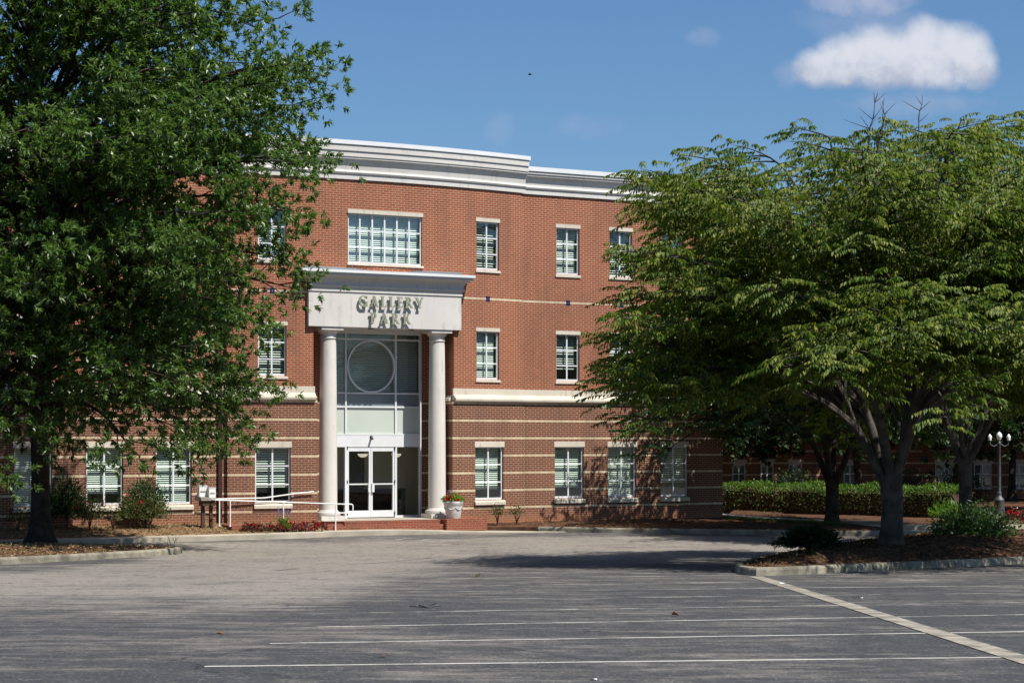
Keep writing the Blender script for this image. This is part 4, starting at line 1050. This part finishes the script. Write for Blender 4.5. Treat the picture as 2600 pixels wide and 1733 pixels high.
            sp = p0[None, :]+d[None, :]*(s_*ln)[:, None]; sp[:, 2] -= s_**2*ln*(.16 if style != 'oak' else .10)
            limbs.add(sp+B, .016*(1-s_)+.004, 4)
            nw = max(3, int(ln*per_m)); q = (np.arange(nw)+rr.random(nw))/nw*.85+.18; q = np.clip(.30+.75*q**.6, 0, 1.1) if style == 'oak' else np.clip(q, 0, 1.05)
            cp = p0[None, :]+d[None, :]*(q*ln)[:, None]; cp[:, 2] -= q**2*ln*(.16 if style != 'oak' else .10)
            if style == 'oak':
                off = rr.normal(size=(nw, 3))*np.array([.30, .30, .19]); cp = cp+off; td = d[None, :]*.5+off*2.2+np.array([0, 0, .12])
            else:
                sd2 = nrmz(np.cross(d, [0, 0, 1.])); sgn = np.where(np.arange(nw) % 2 == 0, 1., -1.)[:, None]
                td = d[None, :]*.65+sd2[None, :]*sgn*.75+rr.normal(size=(nw, 3))*np.array([.2, .2, .12]); cp = cp+rr.normal(size=(nw, 3))*np.array([.05, .05, .10])
            TP.append(cp); TD.append(td)
    TP = np.concatenate(TP)+B; TD = np.concatenate(TD)
    keep = TP[:, 2] > B[2]+.9
    if interior is not None: keep &= ~((np.hypot(TP[:, 0]-B[0], TP[:, 1]-B[1]) < interior[0]) & (TP[:, 2]-B[2] < interior[1]))
    TP, TD = TP[keep], TD[keep]
    wood.build('trunk', mats[0], root, B); limbs.build('limbs', mats[0], root, B)
    if style == 'oak': geo_ = oak_whorls(TP, TD, leafset[0], leafset[1], leafset[2])
    else: geo_ = sprays(TP, TD, leafset[3]*(.6+.8*rr.random(len(TP))), leafset[0], leafset[1], leafset[2])
    leaves('crown', *geo_, mats[1], root, B)
    print(name, 'twigs', len(TP), 'leaves', len(geo_[0]))
    return root
oak_env = [(1.8, 4.2), (2.3, 5.0), (3.8, 5.1), (4.8, 5.4), (5.8, 6.1), (7, 6.5), (9, 6.5), (10, 6.6), (11.4, 6.7), (12.6, 6.0), (13.6, 5.5), (15.5, 4.4), (17.5, 2.9), (19, .8)]
ob = (-11.78, 49.75, g(49.75)+.27)
GRP = 'trees round the car park'
tree('oak_tree', ob, 'tall dark green oak with thick dark trunk on the left island', 'tree', 'oak', 19, oak_env, 225, 5, .245, 2.9, (M['bark'], M['leaf_oak']), (19, .15, .042), 8, 1.9, 13.5, drop=.05, hmin=2.5, group=GRP, bias=lambda ph, h: 1-(.34 if h < 6 else .5)*max(0, math.sin(ph))+(.12 if 6 < h < 13.5 else 0)*max(0, math.cos(ph)))
zel_env = [(1.9, 4.8), (2.8, 5.7), (3.9, 5.8), (5.6, 5.45), (6.8, 5.2), (7.6, 4.6), (8.2, 3.6), (8.5, 2.1), (8.9, .6)]
zb_ = (8.0, 42.0, g(42.0)+.40)
tree('zelkova_tree', zb_, 'spreading vase shaped tree with grey trunk on the right island', 'tree', 'zel', 8.55, zel_env, 118, 21, .235, 1.4, (M['bark_z'], M['leaf_zel']), (20, .112, .040, .56), 14, 1.6, 9.0, drop=.12, interior=(2.6, 4.2), hmin=2.2, group=GRP)
tree('zelkova_tree', (12.85, 56.5, g(56.5)+.3), 'taller vase shaped tree behind the shrub at the right edge', 'tree', 'zel', 11.5, [(2.4, 4.2), (4, 5.2), (6, 5.8), (8.0, 5.7), (9.8, 5.2), (10.8, 3.8), (11.7, 1.4)], 100, 33, .19, 2.0, (M['bark_z'], M['leaf_zel']), (18, .125, .046, .58), 13, 1.7, 7.4, drop=.1, hmin=3.0, group=GRP, bias=lambda ph, h: 1+.38*math.cos(ph)*(h > 6), interior=(2.0, 4.4))
tree('broadleaf_tree', (10.3, 64.1, .2), 'low round tree with dark forked trunk in front of the hedge', 'tree', 'zel', 8.4, [(1.6, 4.0), (2.6, 5.2), (4.5, 5.5), (6, 5.0), (7.4, 3.4), (8.5, .8)], 84, 45, .21, 1.35, (M['bark'], M['leaf_pear']), (13, .12, .08, .5), 12, 1.6, 5.4, drop=.05, hmin=1.7, group=GRP, bias=lambda ph, h: 1-.26*math.cos(ph))
for (x, y, H, R0, sd_, lab) in ((20.8, 76, 9.5, 5.0, 61, 'dark tree behind the street lamp at the far right'), (15.6, 89.6, 10.5, 4.4, 62, 'dark tree against the far brick building behind the slim trunk'),
                                (22.5, 89.6, 11, 4.6, 63, 'dark tree against the far brick building at the right edge'), (9.0, 90.5, 8.5, 3.4, 64, 'dark tree against the far brick building above the hedge'),
                                (28.5, 89, 11, 4.8, 65, 'added unseen dark tree beyond the right edge to shade the far brick building')):  # this last tree is out of view, added to shade the far facade
    tree('broadleaf_tree', (x, y, .15), lab, 'tree', 'oak', H, [(1.5, R0*.6), (3, R0), (5.5, R0*.95), (7.5, R0*.7), (H, .4)], 50, sd_, .17, 2.2, (M['bark'], M['leaf_dark']), (10, .27, .125), 11, 1.7, 3.6, hmin=2.3, group=GRP)

# bare dead twigs standing out of the zelkova top
R_ = np.random.default_rng(3)
def bare(p, h, dx, n):
    pth = Paths(4)
    t = np.linspace(0, 1, 7)[:, None]; q = np.array(p)+np.array([[dx, 0, h]])*t+np.cumsum(R_.normal(size=(7, 3))*.04, 0)*t
    pth.add(q, .012*(1-t[:, 0])+.004)
    for k in range(n):
        a = q[R_.integers(2, 6)]; d = np.array([R_.normal()*.5, R_.normal()*.3, .5+.3*R_.random()])*h*.3; s_ = np.linspace(0, 1, 4)[:, None]
        pth.add(a+d*s_, .006*(1-s_[:, 0])+.003)
    pth.build('bare_twig', M['twig'], zt, zb_)
zt = bpy.data.objects['zelkova_tree']
for (px, py, h, dx, n) in ((2205, 375, 1.2, .05, 9), (2225, 370, 1.0, .25, 6), (2330, 375, 1.0, .1, 6)):
    bare(((px-1300)/5055*41.8, 41.8, EYE+(1120-py)/5055*41.8), h, dx, n)

def bush(name, c, rx, ry, h, n, leafL, leafW, mat, label, cat, stems=7, group=None, lumpy=.25, flowers=None, z0=.12, seed=0, open_=0., up=.35):
    global R_
    R_ = np.random.default_rng(100+seed); rr = R_
    root = tag(empty(name, c), label, cat, group); B = np.array(c)
    d = rdir(n, .25); d[:, 2] = np.abs(d[:, 2])*.95-.12*rr.random(n)
    lob = 1+lumpy*np.sin(3*np.arctan2(d[:, 1], d[:, 0])+seed)*np.cos(2.3*d[:, 2]*3+seed)+rr.normal(size=n)*.09
    rad_ = (rr.random(n)**(.33 if not open_ else .5))*lob
    P = B+np.stack([d[:, 0]*rx*rad_, d[:, 1]*ry*rad_, z0+np.maximum(d[:, 2], -.1)*(h-z0)*rad_+(h*.12)], 1)
    ax = nrmz(d+np.array([0, 0, up])+rr.normal(size=(n, 3))*.55); N = nrmz(d+np.array([0, 0, .8])+rr.normal(size=(n, 3))*.5)
    pth = Paths(5)
    for k in range(stems):
        a = 2*math.pi*k/stems+rr.random(); e = np.array([math.cos(a)*rx*.7*rr.random()**.5, math.sin(a)*ry*.7, h*(.55+.35*rr.random())]); t = np.linspace(0, 1, 6)[:, None]
        q = B+np.array([math.cos(a)*.05, math.sin(a)*.05, -.05])*(1-t)+e*t; q[:, :2] = B[:2]+(q[:, :2]-B[:2])*(t**1.2); pth.add(q, .014*(1-t[:, 0])+.004)
    pth.build('stems', M['twig'], root, B)
    leaves('foliage', P, ax, N, leafL*(.6+.8*rr.random(n)), leafW*(.6+.8*rr.random(n)), mat, root, B)
    if flowers:
        fm, k, sz = flowers
        for j in range(k):
            q = rdir(1, .5)[0]; q[2] = abs(q[2])*.8+.1; q[1] = -abs(q[1])
            fc = B+np.array([q[0]*rx*.95, q[1]*ry*.95, z0+q[2]*(h-z0)+h*.08]); m_ = 12
            leaves('flower', fc+rr.normal(size=(m_, 3))*sz*.12, rdir(m_, .4), rdir(m_, .4), np.full(m_, sz), np.full(m_, sz*.9), fm, root, B)
    return root
def at_px(px, py, s=None, dz=.3):
    p = gnd(px, py, dz); return (p.x, p.y, dz+g(p.y))
def svb(s, v, z): p = Pw(s, v, z); return (p.x, p.y, p.z)
# left bed: two clipped hollies, roses in front
bush('holly_shrub', svb(-10.05, .62, .36), 0.60, .45, 1.36, 3600, .075, .035, M['leaf_holly'], 'clipped dark green holly just right of the oak trunk under the window', 'shrub', 6, 'shrubs in the left bed', .06, z0=.2, seed=1)
bush('holly_shrub', svb(-7.75, .66, .36), 0.66, .48, 1.30, 3800, .075, .035, M['leaf_holly'], 'clipped dark green holly between the two left ground windows', 'shrub', 6, 'shrubs in the left bed', .06, z0=.2, seed=2)
for k, (s, v, rx, h, n, fl, lab) in enumerate(((-9.55, 1.15, .62, 1.02, 1500, 3, 'rose bush with red blooms beside the oak trunk'), (-8.35, 1.05, .46, 1.10, 1000, 2, 'rose bush with bronze leaves in front of the second left window'),
        (-7.75, 1.10, .55, .95, 1300, 3, 'low rose bush in front of the right hand holly'), (-11.55, .95, .42, .72, 420, 1, 'thin rose bush at the left edge of the photo, left of the oak trunk'), (-8.9, 1.25, .28, .50, 260, 1, 'small sparse rose between two larger rose bushes'))):
    bush('rose_bush', svb(s, v, .28), rx, rx*.7, h, n, .06, .036, M['leaf_rose'], lab, 'shrub', 6, 'shrubs in the left bed', .3, (M['pink'], fl, .05), .22, 10+k, 1.)
for k, (s, v, rx, h, lab) in enumerate(((3.72, .95, .24, .62, 'thin scraggly shrub under the first window right of the planter'), (4.42, .95, .34, .58, 'wider scraggly shrub right of the thin one under the window'))):
    bush('rose_bush', svb(s, v, .17), rx, rx*.8, h, 300, .055, .032, M['leaf_rose'], lab, 'shrub', 6, 'shrubs right of the steps', .3, None, .25, 20+k, 1.)
# flower strip in front of the ramp
for k in range(11):
    s = -5.05+k*.235+rnd.uniform(-.05, .05)
    bush('begonia', svb(s, 1.85+rnd.uniform(-.04, .06), .17), .14, .12, .22+.07*rnd.random(), 110, .065, .045, M['leaf_redbed'], 'low bronze red bedding flower in the strip before the ramp rail', 'flower', 3, 'red bedding flowers', .2, (M['red'], 4 if k in (1, 6, 8, 9) else 2, .05), .03, 40+k)
sal = bush('salvia', svb(-3.93, 1.86, .17), .24, .18, .42, 420, .085, .018, M['leaf_lime'], 'green salvia with lavender spikes among the red bedding flowers', 'flower', 5, None, .2, None, .05, 60, up=1.3)
R_ = np.random.default_rng(5); B = np.array(sal.location); P = []
for k in range(16):
    e = B+np.array([R_.normal()*.16, R_.normal()*.1, .42+.16*R_.random()]); t = np.linspace(0, 1, 10)[:, None]; P.append(e+np.array([[R_.normal()*.03, 0, .16]])*t)
P = np.concatenate(P); n = len(P); leaves('flower_spikes', P+R_.normal(size=(n, 3))*.008, rdir(n), rdir(n), np.full(n, .035), np.full(n, .025), M['violet'], sal, B)
pp = bush('potted_flowers', svb(2.05, 1.15, .875), .30, .28, .26, 520, .085, .055, M['leaf_lime'], 'lime green foliage with red and violet flowers in the white pot', 'flowers', 4, None, .2, (M['red'], 3, .06), .02, 70)
R_ = np.random.default_rng(6); B = np.array(pp.location); n = 90
cl = np.array(svb(1.85, 1.25, 1.06)); leaves('red_blooms', cl+R_.normal(size=(n, 3))*np.array([.06, .05, .06]), rdir(n, .3), rdir(n, .3), np.full(n, .05), np.full(n, .04), M['red'], pp, B)
cl = np.array(svb(2.02, 1.1, 1.20)); leaves('violet_blooms', cl+R_.normal(size=(60, 3))*np.array([.07, .05, .07]), rdir(60, .9), rdir(60), np.full(60, .045), np.full(60, .02), M['violet'], pp, B)
# island shrubs
zi = lambda x, y: g(y)+.3
bush('azalea_shrub', (6.25, 41.9, zi(0, 41.9)-.05), .64, .55, .52, 3000, .09, .045, M['leaf_dark'], 'dark low shrub left of the grey trunk on the right island', 'shrub', 8, 'shrubs on the right island', .22, None, .1, 81, up=.1)
bush('azalea_shrub', (10.75, 46.4, zi(0, 46.4)-.05), .98, .75, .88, 4800, .09, .045, M['leaf_pear'], 'larger green shrub right of the grey trunk on the right island', 'shrub', 9, 'shrubs on the right island', .25, None, .1, 82, up=.1)
bush('grass_clump', (14.7, 66.4, .16), .75, .5, .55, 900, .22, .02, M['leaf_lime'], 'bright lime grassy clump beside the street lamp', 'plant', 5, None, .2, None, .05, 83, up=1.5)
for k, x in enumerate((16.4, 16.95)):
    bush('begonia', (x, 65.2, .16), .34, .3, .42+.06*k, 260, .09, .06, M['leaf_redbed'], ('pinkish red bedding plant right of the lamp post', 'taller red bedding plant at the far right edge')[k], 'flower', 3, 'red plants by the lamp', .2, (M['red'], 4, .09), .04, 85+k)
for k, (x, y, r, h) in enumerate(((15.7, 80.5, 1.2, 1.65), (18.0, 80.5, 1.25, 1.6))):
    bush('holly_shrub', (x, y, .1), r, .9, h, 2200, .11, .05, M['leaf_dark'], ('round dark evergreen behind the hedge end', 'round dark evergreen behind the right hand slim trunk')[k], 'shrub', 5, 'evergreens against the far building', .08, None, .1, 90+k)
bush('holly_shrub', (11.9, 84.5, .1), 1.2, .8, 1.5, 1800, .11, .05, M['leaf_dark'], 'dark evergreen behind the hedge between the two thick trunks', 'shrub', 5, 'evergreens against the far building', .08, None, .1, 93)
# hedge
def hedge():
    rr = np.random.default_rng(9)
    a, b, wd, h = np.array([6.6, 78.]), np.array([15.8, 69.8]), 1.5, 1.02
    L = np.linalg.norm(b-a); u = (b-a)/L; nv = np.array([-u[1], u[0]])
    loc = (*((a+b)/2), .15); root = tag(empty('hedge', loc), 'long low clipped green hedge behind the forked tree', 'hedge')
    def mk(n, top, nm, mat, ll, lw):
        s = rr.random(n)*L; q = rr.random(n)*2-1
        if top:
            z = h*(1-.16*np.abs(q)**3)+rr.normal(size=n)*.045+.05*np.sin(s*2.3)+.04*np.sin(s*5.1+1)-.12*rr.random(n)**2; y = q*wd/2; D = nrmz(np.stack([rr.normal(size=n)*.5, rr.normal(size=n)*.5, np.full(n, .8)], 1)); N = nrmz(rr.normal(size=(n, 3))+np.array([0, -.3, .6]))
        else:
            z = .08+(h-.14)*rr.random(n)**.8; y = np.sign(q)*wd/2*(.72+.28*(z/h)**.5)+rr.normal(size=n)*.06; D = nrmz(rr.normal(size=(n, 3))+np.array([0, 0, .2])); N = nrmz(rr.normal(size=(n, 3))+np.stack([nv[0]*np.sign(q), nv[1]*np.sign(q), np.full(n, .4)], 1))
        P = np.stack([a[0]+u[0]*s+nv[0]*y, a[1]+u[1]*s+nv[1]*y, .15+z], 1)
        leaves(nm, P, D, N, ll*(.6+.8*rr.random(n)), lw*(.6+.8*rr.random(n)), mat, root, loc)
    mk(9000, True, 'top_foliage', M['leaf_hedge'], .11, .045); mk(4200, False, 'side_foliage', M['leaf_dry'], .12, .04)
    mk(1500, False, 'side_shoots', M['leaf_hedge'], .12, .045)
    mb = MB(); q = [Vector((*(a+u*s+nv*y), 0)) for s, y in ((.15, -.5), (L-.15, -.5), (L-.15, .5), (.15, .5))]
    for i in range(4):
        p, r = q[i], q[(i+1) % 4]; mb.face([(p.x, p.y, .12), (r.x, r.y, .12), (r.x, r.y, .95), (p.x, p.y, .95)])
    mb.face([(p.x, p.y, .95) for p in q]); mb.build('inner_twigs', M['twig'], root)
hedge()

# ------------------------------------------------------------------ far brick building
FB = Vector((5.0, 93.0, 0))
fb = tag(empty('brick_building', FB), 'lower brick building with cream bands behind the hedge and trees', 'building')
mb = MB(); fx0, fx1, fz = 2.0, 46.0, 7.4
fw = [10.6+k*1.32 for k in range(3)]+[15.8]+[20.2, 22.0, 23.7, 26.5, 29]
def fwall(a, d, z): return Vector((a, 93-d, z))
wall_grid(mb, fwall, fx0, fx1, 0, fz, [wop(c, .62 if c < 17 else .85, .6, 1.78) for c in fw], 0)
mb.face([(fx0, 93, 0), (fx0, 108, 0), (fx0, 108, fz), (fx0, 93, fz)], [(0, 0), (15, 0), (15, fz), (0, fz)])
mb.build('wall', M['brick_lo'], fb)
mb = MB(); mb.box(fx0-.2, fx1, 92.8, 108, fz, fz+.4); mb.build('roof', M['stucco'], fb)
def far_window(ww):
    mb = MB()
    for (x0, x1, z0, z1) in ((-ww/2, -ww/2+.06, .6, 1.78), (ww/2-.06, ww/2, .6, 1.78), (-.03, .03, .66, 1.72), (-ww/2+.06, ww/2-.06, 1.72, 1.78), (-ww/2+.06, ww/2-.06, .6, .66), (-ww/2+.06, ww/2-.06, 1.28, 1.33)):
        mb.box(x0, x1, 93.06, 93.11, z0, z1, lambda q: Vector((q[0], q[1]-(.004 if (z1-z0) > .2 else 0), q[2])))
    f = mb.build('window', M['white'], fb)
    mb = MB(); mb.face([(-ww/2, 93.09, .6), (ww/2, 93.09, .6), (ww/2, 93.09, 1.78), (-ww/2, 93.09, 1.78)]); mb.build('pane', M['glass'], f)
    mb = MB(); mb.face([(-ww/2, 93.3, .6), (ww/2, 93.3, .6), (ww/2, 93.3, 1.78), (-ww/2, 93.3, 1.78)]); mb.build('curtain', M['curtain'], f)
    mb = MB(); mb.box(-ww/2-.05, ww/2+.05, 92.97, 93.05, 1.78, 1.98); mb.build('lintel', M['stone'], f)
    return f
wA, wB = far_window(.62), far_window(.85); usedw = set()
for c in fw:
    pr = wA if c < 17 else wB; o = pr if pr.name not in usedw else copy_tree(pr, fb); usedw.add(pr.name); o.location = (c, 0, 0)

# ------------------------------------------------------------------ street lamp
lx, ly, lz = (2537-1300)/5055*67.7, 67.7, .15
lp = tag(empty('street_lamp', (lx, ly, lz)), 'grey iron lamp post with white globes in the far right bed', 'street lamp')
T = Matrix.Translation((lx, ly, lz))
mb = MB(); mb.box(-.24, .24, -.24, .24, -.05, .16, T); mb.build('footing', M['concrete'], lp)
mb = MB(); mb.lathe([(.0, .16), (.19, .16), (.185, .2), (.16, .66), (.17, .68), (.155, .72), (.09, .80), (.07, .86), (.085, .90), (.085, .93), (.06, .95), (.055, 1.1), (.045, 2.55), (.06, 2.57), (.06, 2.62), (.04, 2.64), (.03, 2.72), (0, 2.72)], 20, T); smooth_angle(mb.build('pole', M['iron'], lp), 40)
for sgn in (-1, 1):
    mb = MB(); mb.tube([T @ Vector((sgn*.04, 0, 2.58)), T @ Vector((sgn*.18, 0, 2.50)), T @ Vector((sgn*.30, 0, 2.56)), T @ Vector((sgn*.32, 0, 2.70))], .02, 8); a = mb.build('arm', M['iron'], lp); smooth_angle(a)
for dx, dz in ((0, 2.72), (-.32, 2.70), (.32, 2.70)):
    mb = MB(); r = .07 if dx else .10
    mb.lathe([(.05, 0), (.06, .03), (r*.8, .06), (r, .06+r*.7), (r*.85, .06+r*1.4), (r*.5, .06+r*1.8), (.03, .06+r*2), (.0, .09+r*2)], 20, T, (dx, 0, dz)); smooth_angle(mb.build('globe', M['globe'], lp))

# ------------------------------------------------------------------ litter, weeds, chips
def chips(src, n, mat, name, L=(.05, .13), seed=1, zoff=.008, xr=None, dens_y=None):
    rr = np.random.default_rng(seed); me = src.data
    V = np.array([v.co for v in me.vertices]); F = [tuple(p.vertices) for p in me.polygons]
    tri = []
    for f in F:
        for k in range(1, len(f)-1): tri.append((f[0], f[k], f[k+1]))
    tri = np.array(tri); a, b, c = V[tri[:, 0]], V[tri[:, 1]], V[tri[:, 2]]
    cen = (a+b+c)/3; ar = np.linalg.norm(np.cross(b-a, c-a), axis=1)*((np.abs(cen[:, 0]/cen[:, 1]) < .29) & (cen[:, 1] < 82))
    i = rr.choice(len(tri), n, p=ar/ar.sum()); u = rr.random((n, 2)); fl = u.sum(1) > 1; u[fl] = 1-u[fl]
    P = a[i]+(b-a)[i]*u[:, :1]+(c-a)[i]*u[:, 1:]; P[:, 2] += zoff+rr.random(n)*.02
    D = rr.normal(size=(n, 3)); D[:, 2] *= .25; N = np.array([[0, 0, 1.]])+rr.normal(size=(n, 3))*.35
    ln = L[0]+(L[1]-L[0])*rr.random(n)
    o = leaves(name, P, D, nrmz(N), ln, ln*(.18+.3*rr.random(n)), mat, fold=.1); tag(o, kind='stuff'); return o
chips(bedL, 14000, M['chip'], 'bark_chips', (.03, .09), seed=2); chips(bedR, 6000, M['chip_red'], 'bark_chips', (.03, .09), seed=3)
chips(mr, 12000, M['chip_red'], 'pine_straw', (.04, .13), seed=4); chips(ml, 8000, M['chip'], 'bark_chips', (.03, .09), seed=5)
def flat_leaf(px, py, L, mat, name, label, cat, group=None, up=.03):
    p = gnd(px, py); rr = np.random.default_rng(int(px)); n = 1
    mb = MB(); a = rr.random()*6.28; ca, sa = math.cos(a), math.sin(a); pts = []
    out = [(-.5, 0, .0), (-.2, .22, up*.6), (.15, .26, up), (.5, .02, .2*up), (.1, -.24, up*1.2), (-.25, -.2, up*.5)]
    q = [(p.x+(x*ca-y*sa)*L, p.y+(x*sa+y*ca)*L, g(p.y)+.006+z) for x, y, z in out]; c = (p.x, p.y, g(p.y)+.006+up*.2)
    for i in range(6): mb.face([c, q[i], q[(i+1) % 6]])
    tag(mb.build(name, mat), label, cat, group)
flat_leaf(1715, 1563, .10, M['leafbrown'], 'fallen_leaf', 'curled brown leaf on the dark asphalt right of centre', 'leaf', 'fallen leaves', .05)
flat_leaf(972, 1667, .12, M['leafbrown'], 'fallen_leaf', 'flat reddish leaf near the bottom of the photo left of centre', 'leaf', 'fallen leaves', .02)
flat_leaf(560, 1610, .10, M['leafbrown'], 'fallen_leaf', 'small tan leaf upper left of the nearest stall line', 'leaf', 'fallen leaves', .02)
flat_leaf(1507, 1726, .09, M['paper'], 'litter_scrap', 'small pale scrap at the bottom edge near the tar patch', 'litter', 'litter on asphalt', .01)
flat_leaf(1988, 1481, .26, M['paper'], 'litter_scrap', 'white paper scrap at the near end of the concrete gutter by the island', 'litter', 'litter on asphalt', .015)
flat_leaf(2185, 1518, .13, M['paper'], 'litter_scrap', 'tiny white scrap right of the concrete gutter', 'litter', 'litter on asphalt', .01)
tw = Paths(5); p = gnd(1085, 1544); R_ = np.random.default_rng(8); b0 = np.array([p.x, p.y, g(p.y)+.015])
for k in range(5):
    t = np.linspace(0, 1, 4)[:, None]; d = np.array([R_.normal()*.12, R_.normal()*.1, .02+.03*R_.random()]); tw.add(b0+d*t, np.full(4, .008))
o = tw.build('fallen_twig', M['black'], None, None); tag(o, 'small dark twig lying on the asphalt at the fourth stall line', 'twig')
def weed(px, py, dz, label, n=40, h=.18, mat=None, seed=0):
    p = gnd(px, py, dz); rr = np.random.default_rng(seed); P = np.tile([p.x, p.y, g(p.y)+dz], (n, 1))+rr.normal(size=(n, 3))*np.array([.05, .05, .005])
    D = nrmz(rr.normal(size=(n, 3))*.5+np.array([0, 0, 1.])); o = leaves('weed', P, D, nrmz(rr.normal(size=(n, 3))), h*(.5+rr.random(n)), np.full(n, .014), mat or M['grassm']); tag(o, label, 'weed')
weed(1213, 1463, 0, 'tiny yellowing weed growing in the asphalt in mid lot', 24, .08, M['leaf_rose'], 1); weed(680, 1362, .05, 'grass tuft growing at the pavement edge before the flower strip', 40, .14, None, 2)
weed(438, 1386, .17, 'dry weed stalks at the tip of the left island', 16, .30, M['leaf_dry'], 3)
# grass along the far walk
rr = np.random.default_rng(12); n = 2600; t = rr.random(n); P = np.stack([7.2+3.2*t, 68.2-4.6*t-.25-.9*rr.random(n), np.full(n, .2)], 1)
o = leaves('grass', P, nrmz(rr.normal(size=(n, 3))*.4+np.array([0, 0, 1.])), nrmz(rr.normal(size=(n, 3))), .05+.07*rr.random(n), np.full(n, .012), M['grassm']); tag(o, kind='stuff')
# a bird far up over the roof
bd = MB(); bp = Vector(((1346-1300)/5055*140, 140, EYE+(1120-190)/5055*140))
bd.tube([bp+Vector((-.16, 0, 0)), bp+Vector((-.08, 0, .01)), bp+Vector((.05, 0, .01)), bp+Vector((.14, 0, .03)), bp+Vector((.18, 0, .03))], [.01, .04, .05, .03, .01], 8)
for sgn in (-1, 1): bd.face([bp+Vector((-.06, 0, .03)), bp+Vector((.07, 0, .03)), bp+Vector((.0, sgn*.22, .07)), bp+Vector((-.10, sgn*.34, .04))])
o = bd.build('bird', M['black']); tag(o, 'small dark bird flying in the blue sky above the cornice', 'bird')

scene.render.resolution_x = 1024; scene.render.resolution_y = 682
